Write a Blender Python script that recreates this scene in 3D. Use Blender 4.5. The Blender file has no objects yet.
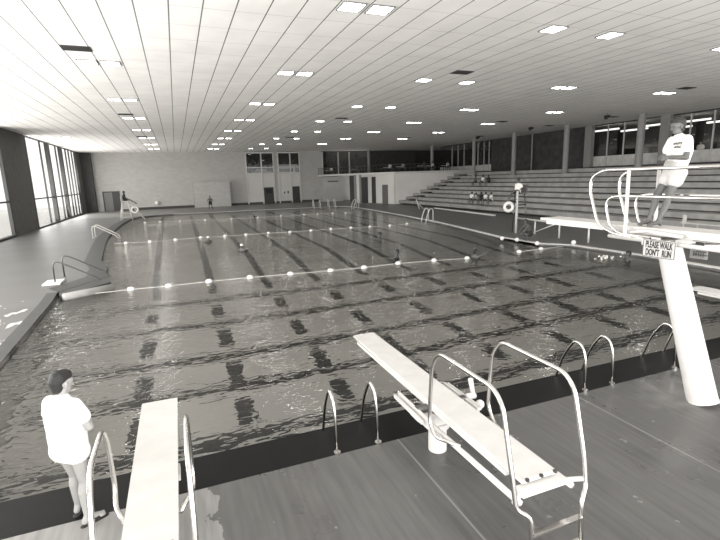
import bpy, bmesh, math, random
import numpy as np
from mathutils import Vector, Matrix
random.seed(7)
S = bpy.context.scene
COL = S.collection
PI = math.pi

# ------------------------------------------------------------------ camera
F_PX, PITCH, YAW, ROLL, CH = 460.78, .1970, .3691, -.0300, 3.689
cF = np.array([math.sin(YAW)*math.cos(PITCH), math.cos(YAW)*math.cos(PITCH), -math.sin(PITCH)])
_R = np.array([math.cos(YAW), -math.sin(YAW), 0.]); _U = np.cross(_R, cF)
cR = _R*math.cos(ROLL)+_U*math.sin(ROLL); cU = -_R*math.sin(ROLL)+_U*math.cos(ROLL)
cam = bpy.data.cameras.new('camera'); camo = bpy.data.objects.new('camera', cam); COL.objects.link(camo)
cam.sensor_width = 36; cam.lens = F_PX/720*36; cam.clip_end = 400; cam.clip_start = .05
mw = Matrix.Identity(4)
for i in range(3):
    mw[i][0] = cR[i]; mw[i][1] = cU[i]; mw[i][2] = -cF[i]
mw[2][3] = CH
camo.matrix_world = mw
S.camera = camo
S.view_settings.view_transform = 'Standard'; S.view_settings.look = 'None'
S.view_settings.gamma = 1; S.view_settings.use_curve_mapping = False
S.view_settings.exposure = 0.06
S.cycles.max_bounces = 10; S.cycles.diffuse_bounces = 5; S.cycles.glossy_bounces = 4
S.cycles.transmission_bounces = 8; S.cycles.transparent_max_bounces = 12
S.cycles.sample_clamp_indirect = 6; S.cycles.sample_clamp_direct = 0
S.cycles.use_denoising = True

# ------------------------------------------------------------------ world and lights
W = bpy.data.worlds.new('world'); S.world = W; W.use_nodes = True
W.node_tree.nodes['Background'].inputs[0].default_value = (1, .993, .98, 1)
W.node_tree.nodes['Background'].inputs[1].default_value = 1.5

def area(name, loc, target, sx, sy, power):
    l = bpy.data.lights.new(name, 'AREA'); l.shape = 'RECTANGLE'; l.size = sx; l.size_y = sy
    l.energy = power; l.color = (1, .993, .98)
    o = bpy.data.objects.new(name, l); COL.objects.link(o); o.location = loc
    o.rotation_euler = (Vector(target)-Vector(loc)).to_track_quat('-Z', 'Y').to_euler()
    return o
# daylight through the tall glazing of the left side, then a fill lamp at the back
area('daylight_left', (-12.6, 24, 3.0), (12, 30, 8.0), 38, 5.6, 5500)
area('daylight_left_far', (-12.6, 61, 3.2), (12, 60, 8.0), 22, 5.8, 2700)
area('fill_back', (8, -3.8, 2.4), (12, 40, 9.), 36, 4.6, 3500)  # added lamp behind the camera that brightens the ceiling and near things

# ------------------------------------------------------------------ projection helpers: a pixel of the 720x540 frame -> a point of the hall
def ray(px, py):
    return cF*F_PX + cR*(px-360) + cU*(270-py)
def G(px, py, z=0.):
    r = ray(px, py); t = (z-CH)/r[2]; return Vector((r[0]*t, r[1]*t, z))
def XP(px, py, X):
    r = ray(px, py); t = X/r[0]; return Vector((X, r[1]*t, CH+r[2]*t))
def YP(px, py, Y):
    r = ray(px, py); t = Y/r[1]; return Vector((r[0]*t, Y, CH+r[2]*t))

# ------------------------------------------------------------------ materials
def tint(v):
    return (v, v*.975, v*.94, 1)
def mat(name, v, rough=.6, metal=0., spec=.5, var=0., scale=3., bump=0., bscale=40., alpha=None):
    m = bpy.data.materials.new(name); m.use_nodes = True
    nt = m.node_tree; b = nt.nodes['Principled BSDF']
    b.inputs['Base Color'].default_value = tint(v); b.inputs['Roughness'].default_value = rough
    b.inputs['Metallic'].default_value = metal; b.inputs['Specular IOR Level'].default_value = spec
    tc = nt.nodes.new('ShaderNodeTexCoord')
    n = nt.nodes.new('ShaderNodeTexNoise'); n.inputs['Scale'].default_value = scale; n.inputs['Detail'].default_value = 6
    nt.links.new(tc.outputs['Object'], n.inputs['Vector'])
    cr = nt.nodes.new('ShaderNodeValToRGB')
    cr.color_ramp.elements[0].position = .3; cr.color_ramp.elements[1].position = .7
    cr.color_ramp.elements[0].color = tint(max(v*(1-var-.02), 0)); cr.color_ramp.elements[1].color = tint(min(v*(1+var+.02), 1))
    nt.links.new(n.outputs['Fac'], cr.inputs[0]); nt.links.new(cr.outputs[0], b.inputs['Base Color'])
    if bump:
        n2 = nt.nodes.new('ShaderNodeTexNoise'); n2.inputs['Scale'].default_value = bscale; n2.inputs['Detail'].default_value = 4
        nt.links.new(tc.outputs['Object'], n2.inputs['Vector'])
        bp = nt.nodes.new('ShaderNodeBump'); bp.inputs['Strength'].default_value = bump; bp.inputs['Distance'].default_value = .02
        nt.links.new(n2.outputs['Fac'], bp.inputs['Height']); nt.links.new(bp.outputs[0], b.inputs['Normal'])
    return m
def emis(name, v, st):
    m = bpy.data.materials.new(name); m.use_nodes = True; nt = m.node_tree
    b = nt.nodes['Principled BSDF']; b.inputs['Base Color'].default_value = tint(v)
    b.inputs['Emission Color'].default_value = (1, .993, .98, 1); b.inputs['Emission Strength'].default_value = st
    return m
M = {}
M['white'] = mat('white paint', .60, .4, var=.03)
M['board'] = mat('board grit', .56, .7, var=.03, scale=5, bump=.3, bscale=120)
M['chrome'] = mat('bright steel tube', .66, .16, metal=1.0, var=.03)
M['steel'] = mat('dull steel tube', .12, .3, metal=.8, var=.1)
M['skin'] = mat('skin', .30, .55, var=.05)
M['skin_dark'] = mat('tanned skin', .10, .5, var=.08)
M['hair'] = mat('dark hair', .015, .6, var=.2, bump=.5, bscale=90)
M['shirt'] = mat('white cotton', .86, .9, var=.02, bump=.15, bscale=14)
M['shorts'] = mat('pale cotton', .5, .9, var=.04, bump=.15, bscale=18)
M['black'] = mat('black cloth', .02, .8)
M['ink'] = mat('black ink', .02, .7)
M['dark'] = mat('dark brown panelling', .045, .6, var=.15, scale=1.2)
M['brick'] = mat('dark brick', .05, .85, var=.3, scale=1.5, bump=.2, bscale=6)
M['pier'] = mat('brick pier grey', .12, .85, var=.12, scale=2)
M['frame'] = mat('dark window frame', .03, .5)
M['mull'] = mat('pale mullion', .5, .5)
M['panel'] = mat('light infill panel', .30, .8, var=.12, scale=2)
M['infill'] = mat('pale infill', .55, .8, var=.12, scale=2)
M['column'] = mat('painted column', .27, .6, var=.06)
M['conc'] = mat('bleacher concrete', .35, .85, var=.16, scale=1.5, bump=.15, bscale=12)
M['concd'] = mat('bleacher shadow course', .07, .9, var=.2)  # dark riser colour stands in for the shadow line under each slab
M['wallw'] = mat('white glazed wall', .60, .7, var=.05, scale=.35)
M['wallg'] = mat('light grey block', .46, .75, var=.07, scale=.6)
M['door'] = mat('dark door', .035, .5)
M['doorg'] = mat('grey door', .16, .5)
M['floor_r'] = mat('dark right deck', .115, .45, var=.12, scale=.6)
M['floor_f'] = mat('far deck', .20, .5, var=.08, scale=.6)
M['coping'] = mat('white coping', .70, .5, var=.05)
M['tile'] = mat('black gutter tile', .007, .45, var=.15, spec=.12)
M['copd'] = mat('dark coping tile', .04, .5, var=.12)
M['poolwall'] = mat('pool wall tile', .3, .5, var=.05)
M['lane'] = mat('black lane tile', .012, .6)
M['vent'] = mat('dark vent', .05, .7)
M['floaty'] = mat('white float', .85, .4)
M['rope'] = mat('pale rope', .65, .7)
M['lamp'] = emis('lamp diffuser', .9, 16.0)
M['tube'] = emis('fluorescent tube', .9, 1.6)
M['lampframe'] = mat('lamp rim', .2, .5)
M['mid'] = mat('mid grey cloth', .12, .8, var=.1)
M['sign'] = mat('sign plate', .50, .5, var=.06, scale=6)
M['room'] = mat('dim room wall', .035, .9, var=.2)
M['leaf'] = mat('dark foliage', .04, .9, var=.4, scale=3, bump=.5, bscale=9)

def links(m):
    return m.node_tree.nodes, m.node_tree.links
def math_node(nt, op, a, b=None, c=None):
    n = nt.nodes.new('ShaderNodeMath'); n.operation = op
    for i, v in enumerate((a, b, c)):
        if v is None: continue
        if isinstance(v, (int, float)): n.inputs[i].default_value = v
        else: nt.links.new(v, n.inputs[i])
    return n.outputs[0]
def mixc(nt, fac, a, b):
    n = nt.nodes.new('ShaderNodeMix'); n.data_type = 'RGBA'
    nt.links.new(fac, n.inputs[0])
    for s, v in ((n.inputs[6], a), (n.inputs[7], b)):
        if isinstance(v, tuple): s.default_value = v
        else: nt.links.new(v, s)
    return n.outputs[2]
def stripes(nt, coord, period, offset, width):
    # 1 inside a line of the given width
    t = math_node(nt, 'ADD', coord, -offset+period*500)
    t = math_node(nt, 'MODULO', t, period)
    t = math_node(nt, 'SUBTRACT', t, period/2); t = math_node(nt, 'ABSOLUTE', t)
    return math_node(nt, 'GREATER_THAN', t, period/2-width/2)
def ceiling_material():
    m = mat('ceiling tiles', .9, .9, var=.03, scale=.8); nt = m.node_tree
    b = nt.nodes['Principled BSDF']; src = b.inputs['Base Color'].links[0].from_socket
    g = nt.nodes.new('ShaderNodeNewGeometry'); sp = nt.nodes.new('ShaderNodeSeparateXYZ'); nt.links.new(g.outputs['Position'], sp.inputs[0])
    sx = stripes(nt, sp.outputs[0], .8486, .282, .036); sy = stripes(nt, sp.outputs[1], 1.5442, .118, .022)
    c = mixc(nt, math_node(nt, 'MULTIPLY', sy, .45), src, tint(.12))
    c = mixc(nt, math_node(nt, 'MULTIPLY', sx, .9), c, tint(.06))
    nt.links.new(c, b.inputs['Base Color']); return m
M['ceil'] = ceiling_material()
def brickface(name, v, w, h, mortar):
    m = mat(name, v, .85); nt = m.node_tree; b = nt.nodes['Principled BSDF']
    tc = nt.nodes.new('ShaderNodeTexCoord'); mp = nt.nodes.new('ShaderNodeMapping'); mp.inputs['Rotation'].default_value = (PI/2, 0, 0)
    nt.links.new(tc.outputs['Object'], mp.inputs[0])
    br = nt.nodes.new('ShaderNodeTexBrick'); nt.links.new(mp.outputs[0], br.inputs[0])
    br.inputs['Color1'].default_value = tint(v*.95); br.inputs['Color2'].default_value = tint(v*1.05); br.inputs['Mortar'].default_value = tint(v*mortar)
    br.inputs['Scale'].default_value = 1; br.inputs['Brick Width'].default_value = w; br.inputs['Row Height'].default_value = h; br.inputs['Mortar Size'].default_value = .012
    nt.links.new(br.outputs[0], b.inputs['Base Color']); return m
M['farwall'] = brickface('far wall block', .47, .6, .3, .9)

def deck_material():
    # near deck: dark trowelled concrete with long brush streaks, pale joints and pale worn stains
    m = mat('near deck concrete', .085, .38, var=.0); nt = m.node_tree; b = nt.nodes['Principled BSDF']
    g = nt.nodes.new('ShaderNodeNewGeometry'); sp = nt.nodes.new('ShaderNodeSeparateXYZ'); nt.links.new(g.outputs['Position'], sp.inputs[0])
    mp = nt.nodes.new('ShaderNodeMapping'); mp.inputs['Scale'].default_value = (14, .9, 1); nt.links.new(g.outputs['Position'], mp.inputs[0])
    n = nt.nodes.new('ShaderNodeTexNoise'); n.inputs['Scale'].default_value = 1; n.inputs['Detail'].default_value = 8; nt.links.new(mp.outputs[0], n.inputs[0])
    n2 = nt.nodes.new('ShaderNodeTexNoise'); n2.inputs['Scale'].default_value = .7; n2.inputs['Detail'].default_value = 5; nt.links.new(g.outputs['Position'], n2.inputs[0])
    cr = nt.nodes.new('ShaderNodeValToRGB'); cr.color_ramp.elements[0].position = .3; cr.color_ramp.elements[1].position = .72
    cr.color_ramp.elements[0].color = tint(.060); cr.color_ramp.elements[1].color = tint(.125)
    f = math_node(nt, 'ADD', math_node(nt, 'MULTIPLY', n.outputs[0], .55), math_node(nt, 'MULTIPLY', n2.outputs[0], .45))
    nt.links.new(f, cr.inputs[0]); c = cr.outputs[0]
    # joints every 3.3 m
    j = stripes(nt, sp.outputs[0], 3.3, 2.6, .028)
    c = mixc(nt, math_node(nt, 'MULTIPLY', j, .8), c, tint(.22))
    # worn pale stain left of x = .25 and specks
    n3 = nt.nodes.new('ShaderNodeTexNoise'); n3.inputs['Scale'].default_value = 3.2; n3.inputs['Detail'].default_value = 6; nt.links.new(g.outputs['Position'], n3.inputs[0])
    e = math_node(nt, 'ADD', sp.outputs[0], math_node(nt, 'MULTIPLY', n3.outputs[0], .9))
    st = math_node(nt, 'LESS_THAN', e, .55)
    c = mixc(nt, math_node(nt, 'MULTIPLY', st, .75), c, mixc(nt, n.outputs[0], tint(.12), tint(.42)))
    sc = nt.nodes.new('ShaderNodeTexNoise'); sc.inputs['Scale'].default_value = 4.5; sc.inputs['Detail'].default_value = 3; nt.links.new(g.outputs['Position'], sc.inputs[0])
    spk = math_node(nt, 'GREATER_THAN', sc.outputs[0], .715)
    c = mixc(nt, math_node(nt, 'MULTIPLY', spk, .4), c, tint(.35))
    # drying ring of water round the foot of the tower post
    dx = math_node(nt, 'SUBTRACT', sp.outputs[0], 7.5); dy = math_node(nt, 'SUBTRACT', sp.outputs[1], 4.75)
    d = math_node(nt, 'SQRT', math_node(nt, 'ADD', math_node(nt, 'MULTIPLY', dx, dx), math_node(nt, 'MULTIPLY', math_node(nt, 'MULTIPLY', dy, dy), 2.)))
    d = math_node(nt, 'ADD', d, math_node(nt, 'MULTIPLY', math_node(nt, 'SUBTRACT', n3.outputs[0], .5), 1.6))
    ring = nt.nodes.new('ShaderNodeMapRange'); nt.links.new(d, ring.inputs[0]); ring.inputs[1].default_value = .9; ring.inputs[2].default_value = .1
    ring.inputs[3].default_value = 0; ring.inputs[4].default_value = .6
    c = mixc(nt, ring.outputs[0], c, tint(.24))
    nt.links.new(c, b.inputs['Base Color'])
    rr = nt.nodes.new('ShaderNodeMapRange'); nt.links.new(n2.outputs[0], rr.inputs[0]); rr.inputs[1].default_value = .35; rr.inputs[2].default_value = .65
    rr.inputs[3].default_value = .22; rr.inputs[4].default_value = .5; nt.links.new(rr.outputs[0], b.inputs['Roughness'])
    return m
M['deck'] = deck_material()
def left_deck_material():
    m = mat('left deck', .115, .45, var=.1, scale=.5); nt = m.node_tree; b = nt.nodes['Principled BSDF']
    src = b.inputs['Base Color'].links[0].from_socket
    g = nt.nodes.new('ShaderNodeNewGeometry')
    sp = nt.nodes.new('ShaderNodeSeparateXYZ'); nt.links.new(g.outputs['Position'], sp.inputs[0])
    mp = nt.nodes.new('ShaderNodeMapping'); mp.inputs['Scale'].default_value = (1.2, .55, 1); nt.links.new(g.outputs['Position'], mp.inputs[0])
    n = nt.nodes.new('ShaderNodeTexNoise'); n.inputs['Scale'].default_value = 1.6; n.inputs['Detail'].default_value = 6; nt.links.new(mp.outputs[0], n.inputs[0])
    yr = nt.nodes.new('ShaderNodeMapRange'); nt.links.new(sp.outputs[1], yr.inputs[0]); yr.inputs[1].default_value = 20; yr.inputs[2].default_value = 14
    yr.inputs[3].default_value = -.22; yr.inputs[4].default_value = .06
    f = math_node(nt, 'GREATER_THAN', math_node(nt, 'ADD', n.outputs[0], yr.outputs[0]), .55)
    c = mixc(nt, math_node(nt, 'MULTIPLY', f, .75), src, tint(.68))  # pale patches put the windows' reflections on the wet deck into its colour
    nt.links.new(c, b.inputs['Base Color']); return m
M['floor_l'] = left_deck_material()

def water_material():
    m = bpy.data.materials.new('pool water'); m.use_nodes = True; nt = m.node_tree
    for n in list(nt.nodes):
        if n.type == 'BSDF_PRINCIPLED': nt.nodes.remove(n)
    out = nt.nodes['Material Output']
    g = nt.nodes.new('ShaderNodeNewGeometry'); sp = nt.nodes.new('ShaderNodeSeparateXYZ'); nt.links.new(g.outputs['Position'], sp.inputs[0])
    mp = nt.nodes.new('ShaderNodeMapping'); mp.inputs['Scale'].default_value = (.75, 1.5, 1); mp.inputs['Rotation'].default_value = (0, 0, .25); nt.links.new(g.outputs['Position'], mp.inputs[0])
    n1 = nt.nodes.new('ShaderNodeTexNoise'); n1.inputs['Scale'].default_value = 4.5; n1.inputs['Detail'].default_value = 1.3; n1.inputs['Distortion'].default_value = .6; nt.links.new(mp.outputs[0], n1.inputs[0])
    n2 = nt.nodes.new('ShaderNodeTexNoise'); n2.inputs['Scale'].default_value = .9; n2.inputs['Detail'].default_value = 2; nt.links.new(mp.outputs[0], n2.inputs[0])
    h = math_node(nt, 'ADD', math_node(nt, 'MULTIPLY', n1.outputs[0], .6), math_node(nt, 'MULTIPLY', n2.outputs[0], .8))
    # choppier at the left near corner
    amp = nt.nodes.new('ShaderNodeMapRange'); nt.links.new(sp.outputs[0], amp.inputs[0]); amp.inputs[1].default_value = -4.; amp.inputs[2].default_value = -1.
    amp.inputs[3].default_value = 2.0; amp.inputs[4].default_value = .64
    h = math_node(nt, 'MULTIPLY', h, amp.outputs[0])
    bp = nt.nodes.new('ShaderNodeBump'); bp.inputs['Strength'].default_value = 1.; bp.inputs['Distance'].default_value = WAVE
    nt.links.new(h, bp.inputs['Height'])
    r = nt.nodes.new('ShaderNodeBsdfRefraction'); r.inputs['IOR'].default_value = 1.333; r.inputs['Roughness'].default_value = 0; r.inputs['Color'].default_value = (.97, .97, .95, 1)
    gl = nt.nodes.new('ShaderNodeBsdfGlossy'); gl.inputs['Roughness'].default_value = .04; gl.inputs['Color'].default_value = (1, .99, .97, 1)
    fr = nt.nodes.new('ShaderNodeFresnel'); fr.inputs['IOR'].default_value = 1.333
    mx = nt.nodes.new('ShaderNodeMixShader')
    for x in (r, gl, fr): nt.links.new(bp.outputs[0], x.inputs['Normal'])
    nt.links.new(math_node(nt, 'MULTIPLY', fr.outputs[0], .95), mx.inputs[0]); nt.links.new(r.outputs[0], mx.inputs[1]); nt.links.new(gl.outputs[0], mx.inputs[2])
    nt.links.new(mx.outputs[0], out.inputs['Surface']); return m
WAVE = .045
M['water'] = water_material()
def glass_material():
    m = bpy.data.materials.new('window glass'); m.use_nodes = True; nt = m.node_tree
    for n in list(nt.nodes):
        if n.type == 'BSDF_PRINCIPLED': nt.nodes.remove(n)
    out = nt.nodes['Material Output']; t = nt.nodes.new('ShaderNodeBsdfTransparent'); t.inputs[0].default_value = (.93, .93, .92, 1)
    gl = nt.nodes.new('ShaderNodeBsdfGlossy'); gl.inputs['Roughness'].default_value = .02
    mx = nt.nodes.new('ShaderNodeMixShader'); mx.inputs[0].default_value = .06
    nt.links.new(t.outputs[0], mx.inputs[1]); nt.links.new(gl.outputs[0], mx.inputs[2]); nt.links.new(mx.outputs[0], out.inputs['Surface']); return m
M['glass'] = glass_material()

# ------------------------------------------------------------------ mesh helpers
def link_mesh(name, bm, m, parent=None, smooth=False):
    me = bpy.data.meshes.new(name); bmesh.ops.recalc_face_normals(bm, faces=bm.faces[:]); bm.to_mesh(me); bm.free()
    if smooth:
        for p in me.polygons: p.use_smooth = True
    o = bpy.data.objects.new(name, me); COL.objects.link(o)
    for x in (m if isinstance(m, (list, tuple)) else [m]):
        me.materials.append(M[x] if isinstance(x, str) else x)
    if parent is not None: o.parent = parent
    return o
def empty(name, loc, label, cat, group=None, rz=0):
    o = bpy.data.objects.new(name, None); COL.objects.link(o); o.location = loc; o.rotation_euler = (0, 0, rz)
    o.empty_display_size = .2; tag(o, label, cat, group); return o
def tag(o, label, cat, group=None, kind=None):
    if label: o['label'] = label
    if cat: o['category'] = cat
    if group: o['group'] = group
    if kind: o['kind'] = kind
    return o
def struct(o, kind='structure'):
    o['kind'] = kind; return o
def bx(bm, c, s, rz=0, ry=0, rx=0, mi=0):
    vs = bmesh.ops.create_cube(bm, size=1)['verts']
    mtx = Matrix.Translation(c) @ Matrix.Rotation(rz, 4, 'Z') @ Matrix.Rotation(ry, 4, 'Y') @ Matrix.Rotation(rx, 4, 'X') @ Matrix.Diagonal((s[0], s[1], s[2], 1))
    bmesh.ops.transform(bm, matrix=mtx, verts=vs)
    if mi:
        for f in {f for v in vs for f in v.link_faces}: f.material_index = mi
def bx2(bm, a, b):
    bx(bm, ((a[0]+b[0])/2, (a[1]+b[1])/2, (a[2]+b[2])/2), (abs(a[0]-b[0]), abs(a[1]-b[1]), abs(a[2]-b[2])))
def box(name, a, b, m, parent=None, bevel=0):
    bm = bmesh.new(); bx2(bm, a, b); o = link_mesh(name, bm, m, parent)
    if bevel:
        md = o.modifiers.new('bevel', 'BEVEL'); md.width = bevel; md.segments = 2
    return o
def prism(bm, pts, z0, z1):
    lo = [bm.verts.new((p[0], p[1], z0)) for p in pts]; hi = [bm.verts.new((p[0], p[1], z1)) for p in pts]
    bm.faces.new(lo[::-1]); bm.faces.new(hi)
    for i in range(len(pts)):
        j = (i+1) % len(pts); bm.faces.new((lo[i], lo[j], hi[j], hi[i]))
def cyl(bm, p, q, r0, r1=None, n=12, caps=True):
    r1 = r0 if r1 is None else r1; p = Vector(p); q = Vector(q); d = q-p
    mtx = Matrix.Translation((p+q)/2) @ d.to_track_quat('Z', 'Y').to_matrix().to_4x4()
    bmesh.ops.create_cone(bm, cap_ends=caps, segments=n, radius1=r0, radius2=r1, depth=d.length, matrix=mtx)
def fillet(pts, rad, seg=5):
    pts = [Vector(p) for p in pts]; out = [pts[0]]
    for i in range(1, len(pts)-1):
        a, b, c = pts[i-1], pts[i], pts[i+1]
        r = min(rad, (b-a).length*.48, (c-b).length*.48)
        s = b+(a-b).normalized()*r; e = b+(c-b).normalized()*r
        for k in range(seg+1):
            t = k/seg; out.append(s*(1-t)**2+b*2*t*(1-t)+e*t*t)
    out.append(pts[-1]); return out
def tube(bm, pts, r, rad=.1, n=10, close=False):
    P = fillet(pts, rad) if rad else [Vector(p) for p in pts]
    Q = [P[0]]
    for p in P[1:]:
        if (p-Q[-1]).length > 1e-4: Q.append(p)
    P = Q; up = None; rings = []
    for i, p in enumerate(P):
        d = (P[min(i+1, len(P)-1)]-P[max(i-1, 0)]).normalized()
        if up is None: up = d.orthogonal().normalized()
        up = (up-d*up.dot(d)).normalized(); s = d.cross(up)
        rings.append([bm.verts.new(p+(up*math.cos(2*PI*k/n)+s*math.sin(2*PI*k/n))*r) for k in range(n)])
    for a, b in zip(rings, rings[1:]):
        for k in range(n): bm.faces.new((a[k], a[(k+1) % n], b[(k+1) % n], b[k]))
    bm.faces.new(rings[0][::-1]); bm.faces.new(rings[-1])
def ball(bm, c, r, u=12, v=8):
    if isinstance(r, (int, float)): r = (r, r, r)
    bmesh.ops.create_uvsphere(bm, u_segments=u, v_segments=v, radius=1, matrix=Matrix.Translation(c) @ Matrix.Diagonal((r[0], r[1], r[2], 1)))
def tube_obj(name, pts, r, m, parent=None, rad=.1, n=10):
    bm = bmesh.new(); tube(bm, pts, r, rad, n); return link_mesh(name, bm, m, parent, True)
def torus(bm, c, R, r, ax=(0, 1, 0), n=24, k=8):
    q = Vector(ax).to_track_quat('Z', 'Y'); rings = []
    for i in range(n):
        a = 2*PI*i/n; rings.append([bm.verts.new(Vector(c)+q @ Vector(((R+r*math.cos(b))*math.cos(a), (R+r*math.cos(b))*math.sin(a), r*math.sin(b)))) for b in [2*PI*j/k for j in range(k)]])
    for i in range(n):
        a, b = rings[i], rings[(i+1) % n]
        for j in range(k): bm.faces.new((a[j], a[(j+1) % k], b[(j+1) % k], b[j]))

CEIL = 8.266
XL, XR, YF = -12.0, 40.5, 76.2
WL = -.10          # water level
# ------------------------------------------------------------------ pool outline (counter clockwise, seen from above)
near_l = (-3.3, 6.17); near_r = (17.7, 6.17)
left_edge = [(-3.3, 6.17), (-3.9, 11.5), (-4.15, 17.2), (-4.3, 18.9), (-2.95, 21.2), (-3.2, 22.4), (-3.28, 23.8), (-3.85, 26.0), (-4.2, 29.5), (-4.55, 33.), (-4.95, 38.), (-5.15, 44), (-5.2, 50), (-4.95, 56), (-4.3, 59.3), (-2.6, 60.6), (-.6, 61.1)]
far_edge = [(10, 60.4), (20.2, 59.3)]
right_edge = [(21.2, 57.6), (20.9, 50), (20.1, 40), (19.21, 31.8), (17.5, 22.2), (17.5, 19.0), (18.45, 17.8), (18.6, 14.1), (18.4, 11), (17.9, 6.17)]
outline = left_edge+far_edge+right_edge      # clockwise

def flat(name, pts, z0, z1, m):
    bm = bmesh.new(); prism(bm, pts, z0, z1); return struct(link_mesh(name, bm, m))
flat('floor_near', [(XL, -4), (25, -4), (25, 5.43), (XL, 5.43)], -.3, 0, 'deck')
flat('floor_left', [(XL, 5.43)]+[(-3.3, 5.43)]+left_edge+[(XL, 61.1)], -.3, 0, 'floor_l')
flat('floor_far', [(XL, 61.1), (-.6, 61.1)]+far_edge+[(24, 59.3), (28, 59.3), (28, YF), (XL, YF)], -.3, 0, 'floor_f')
flat('floor_right', [(25, 5.43), (XR, 5.43), (XR, 59.3)]+[(20.2, 59.3)]+right_edge+[(17.9, 5.43)], -.3, 0, 'floor_r')
flat('trim_1', [(-3.3, 5.43), (17.9, 5.43), (17.9, 6.17), (-3.3, 6.17)], -.3, -.006, 'tile')

# pool walls and sloping bottom
def depth(y):
    return -3.1 if y < 21 else (-3.1+(y-21)/5*1.5 if y < 26 else -1.6+(min(y, 62)-26)/36*.3)
bm = bmesh.new()
n = len(outline)
top = [bm.verts.new((p[0], p[1], -.02)) for p in outline]; bot = [bm.verts.new((p[0], p[1], -3.4)) for p in outline]
for i in range(n):
    j = (i+1) % n; bm.faces.new((top[i], top[j], bot[j], bot[i]))
struct(link_mesh('wall_pool', bm, 'poolwall'))
bm = bmesh.new()
ys = [5.5, 21, 26, 62.5]; vv = [(bm.verts.new((-6.5, y, depth(y))), bm.verts.new((23, y, depth(y)))) for y in ys]
for a, b in zip(vv, vv[1:]): bm.faces.new((a[0], a[1], b[1], b[0]))
M['poolfloor'] = mat('pool floor tile', .40, .6, var=.05, scale=.8)
struct(link_mesh('floor_pool', bm, 'poolfloor'))
# black tile lines on the pool floor
bm = bmesh.new()
def strip(p, q, w, seg=12):
    p = Vector(p); q = Vector(q); d = (q-p).normalized(); s = Vector((-d.y, d.x))*w/2; prev = None
    for i in range(seg+1):
        c = p.lerp(q, i/seg); z = depth(c.y)+.02
        a = bm.verts.new((c.x-s.x, c.y-s.y, z)); b = bm.verts.new((c.x+s.x, c.y+s.y, z))
        if prev: bm.faces.new((prev[0], prev[1], b, a))
        prev = (a, b)
lanes = [(-1.78, -1.2), (1.33, 1.02), (3.55, 3.35), (5.8, 5.6), (8.1, 7.9), (10.65, 10.2), (12.9, 12.4), (15.2, 14.5), (17.5, 16.7)]
for xf, xn in lanes:
    strip((xn, 19.5), (xf, 59.6), .34, 160)
    for y0, y1 in ((16.5, 17.8), (13.7, 15.1), (11.35, 12.55), (9.55, 10.6)):
        strip((xn-.05, y0), (xn-.02, y1), .40, 1)
for y in (18.55, 15.8, 13.05, 11.2, 9.1): strip((-3.7, y+.1), (18.4, y-.25), .38, 3)
struct(link_mesh('trim_2', bm, 'lane'))
# water
bm = bmesh.new(); f = bm.faces.new([bm.verts.new((p[0], p[1], WL)) for p in outline]); 
wo = link_mesh('pool_water', bm, 'water'); wo.data.polygons[0].normal.z < 0 and wo.data.flip_normals(); tag(wo, 'rippled clear water filling the large indoor pool', 'water', kind='stuff')

# copings
def ribbon(name, pts, w, z0, z1, m, side=1):
    bm = bmesh.new(); P = [Vector(p) for p in pts]; off = []
    for i, p in enumerate(P):
        d = (P[min(i+1, len(P)-1)]-P[max(i-1, 0)]).normalized(); off.append(p+Vector((-d.y, d.x))*w*side)
    for i in range(len(P)-1):
        prism(bm, [P[i], P[i+1], off[i+1], off[i]], z0, z1)
    return struct(link_mesh(name, bm, m))
ribbon('trim_3', left_edge[:4], .34, -.05, .006, 'copd')
ribbon('trim_4', left_edge[5:], .75, -.05, .008, 'copd')
flat('trim_10', [(-4.3, 18.9), (-2.95, 21.2), (-3.2, 22.4), (-3.85, 22.45), (-3.85, 21.5), (-4.75, 19.7)], -.05, .012, 'copd')
ribbon('trim_5', [left_edge[-1]]+far_edge+right_edge, .3, -.05, .03, 'coping')
ribbon('trim_6', [(-.6, 61.5), (10, 60.8), (20.2, 59.8)], .9, 0, .006, 'copd')

# ------------------------------------------------------------------ room shell
flat('ceiling', [(XL, -4), (XR+9.3, -4), (XR+9.3, YF+.3), (XL, YF+.3)], CEIL, CEIL+.3, 'ceil')
# far wall (solid pieces round the two upper windows)
def far_box(name, x0, x1, z0, z1, m, y0=YF, y1=YF+.3, parent=None):
    return box(name, (x0, y0, z0), (x1, y1, z1), m, parent)
W1 = (10.66, 15.0); W2 = (15.75, 19.3)
bm = bmesh.new()
for x0, x1, z0, z1 in ((XL, W1[0], 0, CEIL), (W1[0], W1[1], 0, 4.85), (W1[1], W2[0], 0, CEIL), (W2[0], W2[1], 0, 4.85), (W2[1], 23.2, 0, CEIL), (23.2, XR, 0, 4.1)):
    bx2(bm, (x0, YF, z0), (x1, YF+.3, z1))
struct(link_mesh('wall_far', bm, 'farwall'))
struct(box('baseboard_far', (-9.0+1.2, YF-.05, 0), (22.9, YF, .35), 'dark'))
box('pier', (XL, YF-1.0, 0), (-10.75, YF-.02, CEIL), 'dark')
bpy.data.objects['pier'].name = 'wall_corner'; struct(bpy.data.objects['wall_corner'])
# double door far left: pale leaf and dark leaf
d = struct(far_box('door_1', -9.95, -7.7, 0, 2.85, 'door', YF-.09, YF-.003))
far_box('door_leaf', -9.75, -8.7, .05, 2.7, 'doorg', YF-.12, YF-.09, d)
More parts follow.
